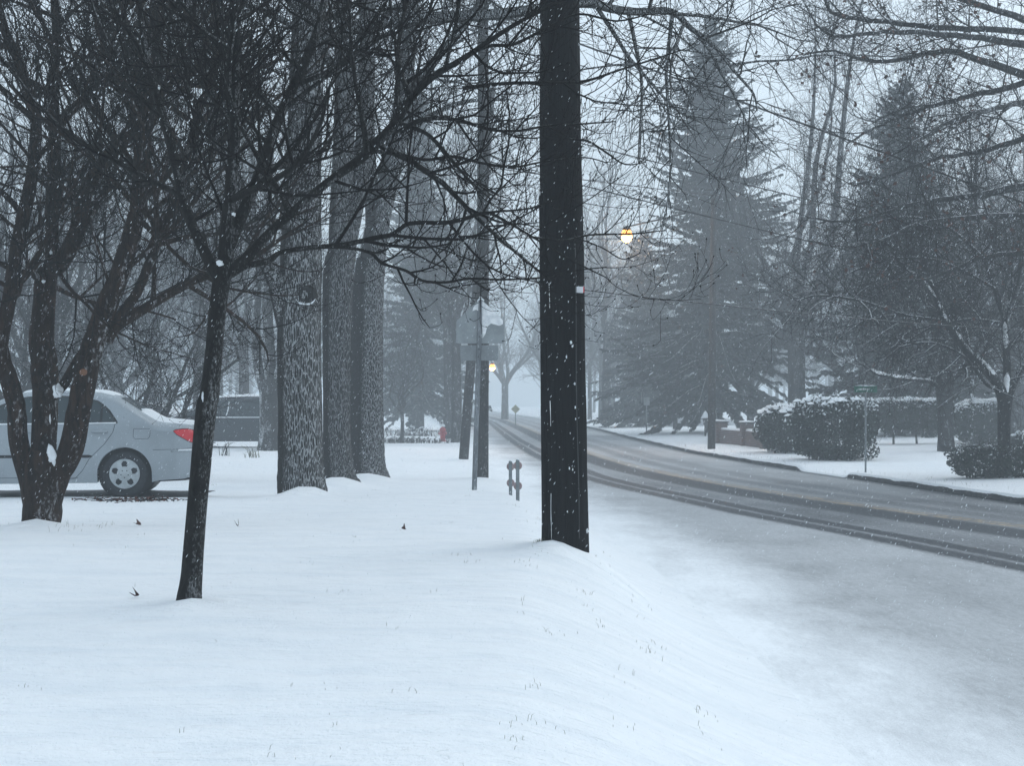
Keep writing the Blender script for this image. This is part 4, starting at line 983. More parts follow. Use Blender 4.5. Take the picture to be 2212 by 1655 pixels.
        for i in range(nr_):
            for k in range(na):
                rc = (i + .5) / nr_; a = 6.28318 * (k + .5) / na
                p = ((a * holes / 6.28318 + .25) % 1) - .5; dx = p * 6.28318 / holes * rc; dr = (rc - .66)
                hole = (dx / .215) ** 2 + (dr / .19) ** 2 < 1
                lug = (((a * holes / 6.28318 + .75) % 1) - .5) * 6.28318 / holes * rc
                if not hole and not ((lug / .035) ** 2 + ((rc - .27) / .04) ** 2 < 1): Fq.append((i * na + k, i * na + (k + 1) % na, (i + 1) * na + (k + 1) % na, (i + 1) * na + k))
        me = mesh_np('rim', np.array(V), np.array(Fq)); o = link('rim', me, M['alloy'], w); sd = o.modifiers.new('thickness', 'SOLIDIFY'); sd.thickness = .02; sd.offset = 0
        d = MB().lathe([(rim * .99, y * .55), (rim * .99, y * .55 + .01)], 30, axis='y'); d.build('brake_disc', M['steel_dark'], w)
        return w
def empty_part(name, loc, parent):
    o = bpy.data.objects.new(name, None); COL.objects.link(o); o.location = loc; o.parent = parent; o.empty_display_size = .1; return o
M['alloy'] = plain('silver_wheel_paint', (.42, .46, .48), .45, .35, .15, 12)
SED = dict(top=[(-.97, .60), (-.95, .86), (-.92, .95), (-.86, .98), (-.42, 1.02), (.14, 1.37), (.36, 1.428), (.72, 1.455), (1.2, 1.452), (1.45, 1.42), (1.7, 1.33), (2.4, .99), (2.7, .95), (3.2, .84), (3.42, .74), (3.5, .56)],
           bot=[(-.97, .30), (-.8, .235), (-.45, .215), (-.36, .19), (2.2, .18), (3.0, .2), (3.5, .25)],
           plan=[(-.97, .70), (-.94, .79), (-.86, .885), (-.68, .955), (-.3, .99), (.5, 1), (2.2, 1), (2.9, .96), (3.25, .88), (3.42, .76), (3.5, .6)],
           side=[(.1, .79), (.3, .83), (.5, .852), (.68, .85), (.86, .835), (1.0, .80), (1.06, .775), (1.25, .69), (1.4, .625), (1.5, .58)], wr=.31, wb=2.6)
def sedan():
    Y = 19.1; x = (270 - CX) * Y / F - .12; z = ground(x, Y - .1)
    root = empty('silver_car', (x, Y + .84, z - .0), 'silver saloon car with red tail light, snow on its roof, behind the multi-stemmed tree', 'car', None, math.pi + R(7.5))
    # heading left: +x forward is -X in the world, the side facing the camera is local +y
    c = Car(**SED); S = (1, -1)
    c.body(root, M['silver'])
    for wx in (0, c.wb): MB().lathe([(.355, -.80), (.355, .80)], 30, (wx, 0, .31), 'y').build('wheel_well', M['black'], root, None, True)
    for wx in (0, c.wb):
        for sg in S: c.wheel(root, wx, sg)
    c.patch('window_trim', root, M['black'], [(.10, 1.005), (.4, .995), (2.28, .985)], [(.10, 1.03), (.22, 1.20), (.36, 1.315), (.6, 1.375), (1.0, 1.392), (1.35, 1.372), (1.62, 1.28), (2.28, .995)], S, .0035, 40, 8)
    gl = [([(.14, 1.02), (.305, 1.02)], [(.14, 1.03), (.22, 1.155), (.305, 1.235)]), ([(.335, 1.02), (1.06, 1.015)], [(.335, 1.262), (.42, 1.318), (.6, 1.352), (1.06, 1.37)]), ([(1.16, 1.015), (2.2, 1.0)], [(1.16, 1.368), (1.36, 1.35), (1.6, 1.262), (2.2, 1.012)])]
    for lo, hi in gl: c.patch('side_window', root, M['glass'], lo, hi, S, .0065, 16, 8)
    c.line('window_ledge_snow', root, M['snowclean'], [(.12, 1.012), (.5, 1.004), (2.2, .993)], .011, .006, S)
    c.line('door_seam', root, M['black'], [(1.13, 1.0), (1.15, .6), (1.12, .24)], .0035, .001, S)
    c.line('door_seam', root, M['black'], [(.13, 1.0), (.16, .88), (.27, .72), (.47, .52), (.56, .36), (.66, .25), (.8, .235)], .0035, .001, S)
    c.line('sill_seam', root, M['black'], [(.62, .262), (2.2, .262)], .003, .001, S)
    c.line('bumper_seam', root, M['black'], [(-.94, .66), (-.7, .645), (-.38, .64)], .003, .001, S)
    c.patch('side_moulding', root, M['black'], [(.47, .535), (2.2, .535)], [(.47, .575), (2.2, .575)], S, .010, 24, 3)
    c.patch('side_moulding_tip', root, M['black'], [(.43, .545), (.47, .54)], [(.43, .562), (.47, .575)], S, .009, 3, 3)
    for hx in (.33, 1.28):
        for sg in S:
            h = MB(); w = c.w(hx, .885); h.tube([(hx - .10, sg * (w - .004), .888), (hx - .07, sg * (w + .028), .89), (hx + .07, sg * (w + .028), .893), (hx + .11, sg * (w - .004), .892)], [.013, .016, .016, .011], 8)
            h.build('door_handle', M['silver'], root, None, True)
    fl = [(-.12, .93), (-.33, .93), (-.345, .90), (-.335, .82), (-.31, .79), (-.14, .79), (-.115, .82), (-.12, .93)]
    c.line('fuel_flap', root, M['steel_dark'], fl, .0025, .001, (1,))
    c.patch('tail_light', root, M['tail'], [(-.94, .735), (-.88, .745), (-.83, .772), (-.7, .85), (-.655, .895)], [(-.94, .86), (-.91, .905), (-.85, .925), (-.76, .922), (-.68, .912), (-.655, .898)], S, .012, 20, 8)
    c.line('tail_light_rim', root, M['black'], [(-.94, .733), (-.88, .742), (-.83, .768), (-.7, .846), (-.652, .897), (-.68, .916), (-.76, .926), (-.85, .929), (-.91, .908), (-.94, .862)], .006, .004, S)
    # bumper ledge
    c.line('bumper_ledge', root, M['silver'], [(-.95, .615), (-.9, .62), (-.62, .618)], .014, .004, S)
    c.line('ledge_snow', root, M['snowclean'], [(-.94, .632), (-.9, .637), (-.72, .634)], .014, .008, S)
    c.line('bumper_apron', root, M['black'], [(-.94, .245), (-.8, .228), (-.45, .215)], .02, -.012, S)
    # rear glass, exhaust, mirror
    V, Fq = [], []
    for i, xx in enumerate(np.linspace(-.36, .10, 10)):
        for k, u in enumerate(np.linspace(-.84, .84, 12)): V.append((xx, c.w(xx, c.zt(xx)) * u, c.zt(xx) + .022 * (1 - u * u) + .004))
    for i in range(9):
        for k in range(11): Fq.append((i * 12 + k, (i + 1) * 12 + k, (i + 1) * 12 + k + 1, i * 12 + k + 1))
    link('rear_window', mesh_np('rear_window', np.array(V), np.array(Fq)), M['glass'], root)
    c.snowtop('roof_snow', root, .17, 1.5, .022, .9, .06, None, 1)
    c.snowtop('boot_snow', root, -.90, -.16, .03, .93, .08, None, 2)
    c.snowtop('hood_snow', root, 2.45, 3.35, .03, .9, .08, None, 3)
    m = MB().lathe([(.024, 0), (.024, .22)], 12, (-.95, -.45, .24), 'x'); m.build('exhaust_pipe', M['steel_dark'], root, None, True)
    for sg in S: MB().box(2.0, 2.11, min(sg * .80, sg * .98), max(sg * .80, sg * .98), .97, 1.08).build('door_mirror', M['silver'], root, None, False, .03)
    for sg in S: c.line('mud_flap', root, M['black'], [(.365, .30), (.37, .20)], .02, -.03, (sg,))
    rt = root
    # wet ground under and beside the car where little snow has settled
    V = []; Fq = []; n = 90
    for i in range(n + 1):
        u = i / n; wx = x - 5.0 + 6.0 * u
        y0 = Y + .22 + .05 * noise.noise(Vector((wx * 2.2, 1, 0))); y1 = Y + 1.75
        e = min(1, min(i, n - i) / 6)
        for y in (y0 + .2 * (1 - e), y0 + .3, y1): V.append((wx, y, z + .006 - ground(x, Y - .1) + max(ground(wx, y), ground(wx, y0))))
    for i in range(n):
        for k in range(2): Fq.append((i * 3 + k, (i + 1) * 3 + k, (i + 1) * 3 + k + 1, i * 3 + k + 1))
    tag(link('driveway', mesh_np('driveway', np.array(V), np.array(Fq)), M['asphalt_bare']), kind='structure')
sedan()
VAN = dict(top=[(-1.05, .6), (-1.03, 1.1), (-.95, 1.5), (-.8, 1.68), (-.4, 1.76), (1.0, 1.79), (1.9, 1.75), (2.25, 1.66), (3.35, 1.12), (3.6, 1.04), (4.0, .92), (4.15, .72)],
           bot=[(-1.05, .4), (-.5, .27), (3.4, .25), (4.15, .3)],
           plan=[(-1.05, .86), (-.9, .97), (-.3, 1), (3.0, 1), (3.6, .94), (4.0, .82), (4.15, .66)],
           side=[(.2, .9), (.5, .965), (.9, .97), (1.1, .945), (1.5, .84), (1.8, .77)], wr=.335, wb=3.03, arch=.40, cr=.12)
def van():
    Y = 48.; x = gx(600, Y)[0]; z = ground(x, Y) - .04
    root = empty('dark_minivan', (x, Y, z), 'dark minivan with snow on its roof rails, parked behind the thick trunks', 'van', None, math.pi - R(2))
    c = Car(**VAN); S = (1, -1); c.body(root, M['charcoal'])
    for wx in (0, c.wb): MB().lathe([(.39, -.9), (.39, .9)], 24, (wx, 0, .335), 'y').build('wheel_well', M['black'], root, None, True)
    for wx in (0, c.wb):
        for sg in S: c.wheel(root, wx, sg, 6, .335, .21, .96)
    for lo, hi in [([(-.75, 1.1), (.35, 1.1)], [(-.75, 1.5), (-.55, 1.62), (.35, 1.64)]), ([(.45, 1.1), (1.45, 1.1)], [(.45, 1.64), (1.45, 1.63)]), ([(1.55, 1.1), (2.9, 1.1)], [(1.55, 1.63), (2.0, 1.6), (2.9, 1.13)])]:
        c.patch('side_window', root, M['glass'], lo, hi, S, .006, 14, 7)
    c.line('window_ledge_snow', root, M['snowclean'], [(-.7, 1.085), (1.0, 1.08), (2.5, 1.08)], .022, .006, S)
    c.line('roof_rail', root, M['black'], [(-.5, 1.74), (.6, 1.77), (1.8, 1.73)], .022, -.02, S)
    c.line('pillar_snow', root, M['snowclean'], [(2.24, 1.60), (2.7, 1.36), (3.2, 1.13)], .025, -.01, S)
    c.line('pillar_snow', root, M['snowclean'], [(1.5, 1.6), (1.52, 1.35), (1.58, 1.12)], .025, .0, S)
    c.snowtop('roof_snow', root, -.7, 2.1, .06, .95, .08, None, 5); c.snowtop('hood_snow', root, 3.4, 3.95, .04, .9, .05, None, 6)
    for sg in S: c.patch('tail_light', root, M['tail'], [(-1.02, .95), (-.86, .95)], [(-1.02, 1.3), (-.86, 1.3)], (sg,), .01, 5, 5)
van()
def small_car(name, label, bx, Y, rz, paint_, zoff=0, sc_=1):
    x = gx(bx, Y)[0]; root = empty(name, (x, Y, ground(x, Y) + zoff), label, 'car', None, rz); root.scale = (sc_,) * 3
    c = Car(**SED); S = (1, -1); c.body(root, paint_)
    for wx in (0, c.wb): MB().lathe([(.355, -.80), (.355, .80)], 20, (wx, 0, .31), 'y').build('wheel_well', M['black'], root, None, True)
    for wx in (0, c.wb):
        for sg in S: c.wheel(root, wx, sg)
    for lo, hi in [([(.14, 1.02), (.305, 1.02)], [(.14, 1.03), (.22, 1.155), (.305, 1.235)]), ([(.335, 1.02), (1.06, 1.015)], [(.335, 1.262), (.42, 1.318), (.6, 1.352), (1.06, 1.37)]), ([(1.16, 1.015), (2.2, 1.0)], [(1.16, 1.368), (1.36, 1.35), (1.6, 1.262), (2.2, 1.012)])]:
        c.patch('side_window', root, M['glass'], lo, hi, S, .0065, 12, 6)
    for a, b, s_ in ((-.95, .1, 7), (.12, 1.55, 8), (1.6, 2.3, 9), (2.36, 3.4, 10)): c.snowtop('snow_blanket', root, a, b, .07, .97, .04, None, s_)
    return root
small_car('snowed_car', 'snow-blanketed car roof and windscreen showing over a low hedge, left of the minivan', 372, 60, math.pi - R(25), M['charcoal'], .0)
small_car('parked_car', 'distant pale car capped with snow behind the far verge, right of a small dark tree', 1478, 96, R(12), M['whitepaint'], -.35)
hedge('driveway_hedge', 'low dark twiggy hedge in front of the snow-blanketed car', gx(392, 54), (2.6, .7, 1.0), 5000, 88, .07, round_=.4, snow=.15)

# ---------------------------------------------------------------- poles
def pole(name, label, bpx, tpx, Y, w0, w1, mat, n=24, cat='utility pole', flare=0):
    b = at(*bpx, Y); b = (b[0], b[1], ground(b[0], b[1])); t = at(*tpx, Y)
    root = empty(name, b, label, cat); m = MB(); k = 26; pts, rad = [], []
    for i in range(k + 1):
        u = i / k; pts.append((0 + (t[0] - b[0]) * u + noise.noise(Vector((u * 5, Y, 0))) * w0 * .03, noise.noise(Vector((u * 5, Y, 7))) * w0 * .03, -.35 + (t[2] - b[2] + .35) * u)); rad.append((w0 * (1 - u) + w1 * u) / 2 * (1 + .02 * noise.noise(Vector((u * 22, 3, Y))) + flare * math.exp(-u * 22)))
    T = Tubes(); T.add(pts, rad); me = T.mesh('shaft', n, True, .012)
    link('shaft', me, mat, root)
    return root, b, t
Yp = 10.5
up, ub, ut = pole('black_utility_pole', 'near black utility pole crossing the whole height of the picture at the lawn edge', (1224, 1170), (1202, -420), Yp, .345, .285, M['pole'], 40, flare=.07)
def on_pole(py, dx, dy=-.0):      # offsets from the pole axis at picture height py
    u = (1170 - py) / (1170 + 420); x = ub[0] + (ut[0] - ub[0]) * u; z = CAMZ - (py - HY) * Yp / F
    return (x - ub[0] + dx, dy, z - ub[2])
def hw(py): u = (1170 - py) / 1590; return (.345 * (1 - u) + .285 * u) / 2
m = MB(); P = [on_pole(py, -hw(py) + .016, -.070) for py in range(1175, 380, -50)]
m.tube(P, [.034 + (.004 if i == 0 else 0) for i in range(len(P))], 14); m.build('cable_conduit', M["pole"], up, None, True)
m = MB(); m2 = MB(); m3 = MB()
Ps = [on_pole(py, -hw(py) + .052 + .002 * math.sin(py * .05), -.132) for py in range(1172, 430, -18)]
for a in range(0, len(Ps) - 6, 14):
    seg = Ps[a:a + random.Random(a).randint(4, 7)]; m2.tube(seg, [.002] + [random.Random(a + i).uniform(.0015, .003) for i in range(len(seg) - 2)] + [.002], 6)
m2.build('seam_snow', M['snowpatch'], up, None, True)
P = [on_pole(py, .085 + .004 * math.sin(py * .013), -math.sqrt(max(.001, hw(py) ** 2 - .085 ** 2)) - .004) for py in range(1160, 500, -30)]
m.tube(P, .0035, 6); m.build('ground_wire', M['steel_dark'], up, None, True)
x, y, z = on_pole(628, .115, -.118)
m3.box(x - .03, x + .028, y - .02, y + .03, z - .025, z + .02, 0); m3.box(x + .028, x + .036, y - .02, y + .03, z - .025, z + .02, 1); m3.build('tag_bracket', [M["white"], M['tail']], up, None, False, .002)
for i, (py, dx, s) in enumerate([(742, .045, .016), (750, .055, .012), (1102, .0, .013), (1145, .15, .02), (772, .01, .01), (690, -.02, .006), (880, .07, .009), (905, .072, .007), (1010, .02, .009), (1012, .045, .008), (655, .03, .006), (830, .07, .008), (600, .09, .007), (965, -.05, .006), (540, .03, .006), (480, .08, .006), (560, -.03, .005), (1060, .09, .006), (800, -.06, .006), (935, .03, .005)]):
    x, y, z = on_pole(py, dx, -math.sqrt(max(.0005, hw(py) ** 2 - min(dx * dx, .028))) - .001)
    lump('snow_fleck', (x + ub[0], y + ub[1], z + ub[2]), (s * .5, s * .4, s * (1.2 if i > 3 else .8)), up, ub, 60 + i)
p2, p2b, p2t = pole('grey_utility_pole', 'grey utility pole standing right behind the back of the road sign', (1041, 1046), (1044, -60), 31, .295, .23, M['pole2'])
p3, p3b, p3t = pole('leaning_pole', 'grey pole leaning to the right, between the hydrant and the road sign', (999, 996), (1062, 190), 42, .30, .22, M['pole2'])
p4, p4b, p4t = pole('far_utility_pole', 'dark pole on the far verge before the brick pillars, carrying the bright street lamp', (1536, 971), (1541, 430), 52, .30, .22, M['pole2'])
def street_lamp(root, base, arm_from, head, power):
    """mast arm, cobra-head housing with a glowing lens"""
    b = Vector(base); a, h = Vector(arm_from) - b, Vector(head) - b; m = MB(); d = h - a; mid = a + d * .5 + Vector((0, 0, .35))
    m.tube([tuple(a), tuple(a + d * .25 + Vector((0, 0, .38))), tuple(mid), tuple(h + Vector((0, 0, .31)))], [.04, .036, .032, .03], 10); m.build('lamp_arm', M['steel_dark'], root, None, True)
    s = MB(); s.lathe([(.03, .34), (.10, .32), (.15, .27), (.16, .20)], 20, tuple(h)); s.build('lamp_housing', M['steel_dark'], root, None, True)
    g = MB(); g.lathe([(.0, -.27), (.11, -.24), (.19, -.15), (.20, -.05), (.17, .04), (.1, .06)], 20, tuple(h)); g.build('lamp_bulb', M['lamp'], root, None, True); MB().lathe([(.205, -.03), (.20, .03), (.18, .11), (.14, .19)], 24, tuple(h)).build('glow_rim', M['lampglow'], root, None, True)  # added emissive skirt above the bulb paints the orange fringe of its glare
    ld = bpy.data.lights.new('lamp_light', 'POINT'); ld.energy = power; ld.color = (1, .56, .25); ld.shadow_soft_size = .2
    lo = bpy.data.objects.new('lamp_light', ld); COL.objects.link(lo); lo.location = tuple(h + Vector((0, 0, -.32))); lo.parent = root
street_lamp(p4, p4b, at(1540, 470, 52), at(1353, 508, 51.5), 220)
p5, p5b, p5t = pole('distant_lamp_pole', 'farthest lamp pole with a small orange light, seen just right of the grey utility pole', (1042, 955), (1044, 740), 100, .25, .16, M['pole2'], 12, 'street lamp')
street_lamp(p5, p5b, at(1044, 765, 100), at(1063, 793, 99), 60)

# overhead wires: each hangs from the grey pole or the near pole and runs to the houses on the right
def wire(label, pts, rad, mat, sag=.02, grp='overhead wires crossing the road'):
    a, b = Vector(pts[0]), Vector(pts[-1]); P = [tuple(a.lerp(b, i / 24) + Vector((0, 0, -4 * sag * (a - b).length * (i / 24) * (1 - i / 24)))) for i in range(25)]
    c = a.lerp(b, .5); m = MB().tube([tuple(Vector(p) - c) for p in P], rad, 6)
    o = m.build('overhead_wire', mat, None, tuple(c), True); tag(o, label, 'wire', grp); return o
M['wire'] = plain('black_cable', (.02, .02, .022), .6, 0, .1, 3)
M['snowwire'] = bark('snow_coated_cable', (.03, .03, .032), (.05, .05, .05), (4, 4, 4), (0, -.6, .8), .2, .62, .1, snowk=.7)
wire('highest thick wire, slanting down to the right across the spruce top', [at(1044, 20, 31), at(2300, 470, 27)], .021, M['wire'], .0)
wire('thin wire crossing the middle of the big spruce', [at(1043, 255, 31), at(1750, 425, 34), at(2300, 560, 35)], .014, M['wire'], .004)
wire('thin wire just under the middle one, above the street lamp', [at(1042, 345, 31), at(2260, 640, 36)], .014, M['wire'], .004)
wire('nearly level wire running to the lit street lamp', [at(1043, 512, 31), at(1540, 512, 55)], .016, M['wire'], .002)
wire('lowest wire, snow-coated and pale, below the street lamp', [at(1256, 626, 10.45), at(2330, 716, 24)], .0042, M['snowwire'], .004)
wire('faint wire between the highest and middle wires, near the black pole', [at(1044, 360, 31), at(1900, 455, 60)], .014, M['wire'], .003)

# ---------------------------------------------------------------- signs, posts, hydrant
def uchannel(m, x, w, y, d, z0, z1, lean=0, t=.006):
    prof = [(-w / 2, 0), (-w / 2 + .012, 0), (-w / 4, -d), (w / 4, -d), (w / 2 - .012, 0), (w / 2, 0), (w / 2, -t), (w / 2 - .010, -t), (w / 4 + t, -d - t), (-w / 4 - t, -d - t), (-w / 2 + .010, -t), (-w / 2, -t)]
    n = len(prof); vs = [(x + a, y + b, z0) for a, b in prof] + [(x + a + lean, y + b, z1) for a, b in prof]
    m.add(vs, [tuple(range(n)), tuple(range(2 * n - 1, n - 1, -1))] + [(i, i + n, (i + 1) % n + n, (i + 1) % n) for i in range(n)]); return m
def crossing_sign():
    Y = 23.3; b = at(1023, 1060, Y); z0 = ground(b[0], b[1]); b = (b[0], b[1], z0)
    root = empty('road_sign', b, 'back of a five-sided road sign with a plate below it on a thin steel post', 'sign')
    P = lambda a, c: ((a - CX) * Y / F - b[0], CAMZ - (c - HY) * Y / F - z0)
    top = P(1037.5, 650); lean = top[0]
    uchannel(MB(), 0, .085, 0, .035, -.25, top[1], lean).build('post', M['galvsign'], root)
    poly = [P(1037.5, 644), P(1088, 694), P(1088.5, 742), P(985, 742), P(985, 694)]
    def rounded(pl, r):
        out = []
        for i in range(len(pl)):
            p0, p1, p2 = Vector(pl[i - 1]), Vector(pl[i]), Vector(pl[(i + 1) % len(pl)])
            a, c = p1 + (p0 - p1).normalized() * r, p1 + (p2 - p1).normalized() * r
            for t in (0, .33, .67, 1): out.append(tuple((a * (1 - t) ** 2 + p1 * 2 * t * (1 - t) + c * t * t)))
        return out
    MB().prism(rounded(poly, .035), .004, 'y', .003).build('sign_panel', M['signback'], root)
    pq = [P(993.5, 746), P(1076, 746), P(1075, 779), P(994.5, 779)]
    MB().prism(rounded(pq, .03), .004, 'y', .003).build('plate', M['signback2'], root)
    sn = MB()
    s1 = [P(1041, 650), P(1052, 659), P(1068, 674), P(1086, 692), P(1086, 700), P(1078, 704), P(1060, 699), P(1052, 706), P(1048, 722), P(1042, 731), P(1041, 700)]
    s2 = [P(1034, 650), P(1033, 672), P(1028, 669), P(1020, 672), P(1022, 664)]
    sn.prism(s1, .014, 'y', -.0125); sn.build('stuck_snow', M['snowpatch'], root, None, False, .004); MB().prism(s2, .010, 'y', -.0085).build('stuck_snow', M['snowpatch'], root, None, False, .003)
    for a, c in ((1037, 672), (1035, 728), (1034, 755), (1033, 771)):
        q = P(a, c); MB().lathe([(.012, -.055), (.012, -.04)], 8, (q[0], 0, q[1]), 'y').build('bolt', M['steel_dark'], root)
    cap = MB().tube([(P(1031, 651)[0], .004, P(1031, 651)[1]), (P(1037.5, 642)[0], .004, P(1037.5, 642)[1]), (P(1045, 650)[0], .004, P(1045, 650)[1])], [.012, .026, .012], 8); cap.build('snow_cap', M['snowclean'], root, None, True)
M['galvsign'] = bark('galvanised_post', (.12, .13, .14), (.26, .28, .30), (14, 14, 2), (.7, -.6, 0), .15, None, .1, snowk=.7)
M['signback2'] = plain('dark_plate_back', (.22, .24, .25), .6, .0, .12, 5)
crossing_sign()
def marker(bx, by, ty, Y, rx, label):
    b = at(bx, by, Y); z0 = ground(b[0], b[1]); b = (b[0], b[1], z0)
    root = empty('reflector_post', b, label, 'post', 'reflector posts at the road edge')
    h = CAMZ - (ty - HY) * Y / F - z0
    uchannel(MB(), 0, .05, 0, .022, -.2, h, (1117.5 - 1118) * Y / F, .005).build('post', M['galv'], root)
    for z in (h - .085, h - .40 * (h / .62)):
        MB().lathe([(.0, -.002), (.055, -.002), (.06, .004), (.055, .012), (0, .012)], 24, (0, .006, z), 'y').build('reflector_disc', M['reflector'], root, None, True)
    lump('snow_cap', (b[0], b[1] - .012, z0 + h), (.022, .018, .014), root, b, 5)
marker(1118, 1090, 993, 19.2, 9, 'nearer steel marker post with two round reflectors, close left of the black pole')
marker(1102.5, 1076, 996, 20.6, 8, 'shorter farther steel marker post with two round reflectors, beside the taller one')
def hydrant():
    Y = 68; b = at(956, 956, Y); b = (b[0], b[1], ground(b[0], b[1])); root = empty('fire_hydrant', b, 'small red fire hydrant with a snow cap at the far end of the lawn', 'hydrant')
    m = MB(); m.lathe([(.19, -.05), (.19, .04), (.13, .06), (.125, .16), (.125, .50), (.16, .52), (.16, .56), (.14, .62), (.09, .68), (.045, .70), (.045, .76), (0, .76)], 20); m.build('barrel', M['hydrant'], root, None, True)
    for nm, ax, ds in (('side_cap', 'x', (-.21, .09)), ('front_cap', 'y', (-.22,))):
        for d in ds:
            c = MB()
            if ax == 'x': c.lathe([(.062, 0), (.075, .03), (.075, .10), (.03, .12)], 14, (d, 0, .40), 'x')
            else: c.lathe([(.085, 0), (.085, .09)], 14, (0, d, .36), 'y')
            c.build('hose_cap', M['hydrant'], root, None, True)
    lump('snow_cap', (b[0], b[1], b[2] + .78), (.13, .13, .06), root, b, 3)
hydrant()
def post_sign(name, label, bx, by, ty, Y, cat, w=.055, face=None, fz=None, mat=None, round_=False):
    b = at(bx, by, Y); b = (b[0], b[1], ground(b[0], b[1])); root = empty(name, b, label, cat); h = CAMZ - (ty - HY) * Y / F - b[2]
    MB().tube([(0, 0, -.2), (0, 0, h)], w / 2, 8).build('post', M['galv'], root, None, True)
    return root, b, h
rt, b, h = post_sign('street_name_sign', 'green street name sign on a thin post at the square hedge corner', 1869, 1011, 838, 36.6, 'sign', .05)
m = MB(); m.box(-.31, .29, -.055, -.03, h - .12, h + .05); m.build('name_blade', M['green'], rt, None, False, .006)
m = MB(); r = random.Random(4); xx = -.2
for i in range(7):
    w = r.uniform(.02, .04); hh = r.uniform(.04, .06); m.box(xx, xx + w, -.0575, -.0552, h - .062, h - .062 + hh); xx += w + .014
m.build('lettering', M['white'], rt)
MB().box(-.012, .012, -.2, .2, h - .14, h - .125).build('bracket', M['galv'], rt)
lump('snow_cap', (b[0], b[1] - .04, b[2] + h + .055), (.26, .025, .018), rt, b, 9)
rt, b, h = post_sign('roadside_post', 'thin dark sign post on the far verge, left of the far utility pole', 1396, 944, 858, 75, 'post', .07)
MB().box(-.16, .16, -.045, -.04, h - .45, h - .02).build('sign_panel', M['signback'], rt, None, False, .002)
rt, b, h = post_sign('distant_post', 'faintest thin post far along the far verge', 1360, 928, 872, 100, 'post', .07)
MB().box(-.13, .13, -.045, -.04, h - .35, h - .02).build('sign_panel', M['signback'], rt, None, False, .002)
rt, b, h = post_sign('warning_sign', 'faint yellow diamond warning sign at the far bend of the road', 1113, 921, 884, 112, 'sign', .08)
MB().prism([(0, h - .36), (.36, h), (0, h + .36), (-.36, h)], .006, 'y', -.05).build('sign_panel', M['yellow'], rt)

# ---------------------------------------------------------------- brick wall with pillars
def brickwall():
    spec = [(1541, 60.3, ''), (1557, 58.4, ''), (1612, 54.6, ''), (1656, 51, '')]
    P = [gx(a, Y) for a, Y, _ in spec]
    root = empty('brick_wall', (P[2][0], P[2][1], ground(*P[2])), 'low brick garden wall with square brick pillars beside the round evergreen bush', 'wall'); ox, oy, oz = root.location
    for (x, y) in P:
        z = ground(x, y); m = MB().box(x - ox - .23, x - ox + .23, y - oy - .23, y - oy + .23, z - oz - .2, z - oz + .86); m.build('pillar', M['brick'], root)
        c = MB().box(x - ox - .28, x - ox + .28, y - oy - .28, y - oy + .28, z - oz + .862, z - oz + .93); c.build('coping', M['kerb'], root, None, False, .015)
        lump('snow_cap', (x, y, z + .94), (.25, .25, .05), root, (ox, oy, oz), int(x * 10))
    for (x0, y0), (x1, y1) in zip(P[:-1], P[1:]):
        d = Vector((x1 - x0, y1 - y0)); l = d.length; d /= l; n = Vector((-d.y, d.x)) * .11; z = min(ground(x0, y0), ground(x1, y1)) - oz
        a, b = Vector((x0 - ox, y0 - oy)) + d * .23, Vector((x1 - ox, y1 - oy)) - d * .23
        m = MB(); q = [a - n, b - n, b + n, a + n]; m.add([(v.x, v.y, z - .2) for v in q] + [(v.x, v.y, z + .58) for v in q], [(0, 3, 2, 1), (4, 5, 6, 7), (0, 1, 5, 4), (1, 2, 6, 5), (2, 3, 7, 6), (3, 0, 4, 7)]); m.build('panel', M['brick'], root)
        s = MB().tube([(a.x, a.y, z + .59), ((a.x + b.x) / 2, (a.y + b.y) / 2, z + .60), (b.x, b.y, z + .59)], .085, 10); s.build('snow_ridge', M['snowclean'], root, None, True)
brickwall()
for i, (bx, by, Y, lb) in enumerate([(1523, 906, 70, 'snow-capped garden lantern right behind the far utility pole'), (1428 + 0, 908, 84, 'snow-capped lantern post left of the far utility pole')]):
    x, y, zt = at(bx, by, Y); z0 = ground(x, y); root = empty('garden_lantern', (x, y, z0), lb, 'lantern'); h = max(.9, zt - z0)
    m = MB().lathe([(.05, -.1), (.05, h - .35), (.10, h - .33), (.14, h - .05), (.16, h)], 8); m.build('post', M['steel_dark'], root)
    MB().lathe([(.24, h + .002), (.20, h + .06), (.05, h + .34), (0, h + .38)], 10).build('snow_cap', M['snowclean'], root, None, True)
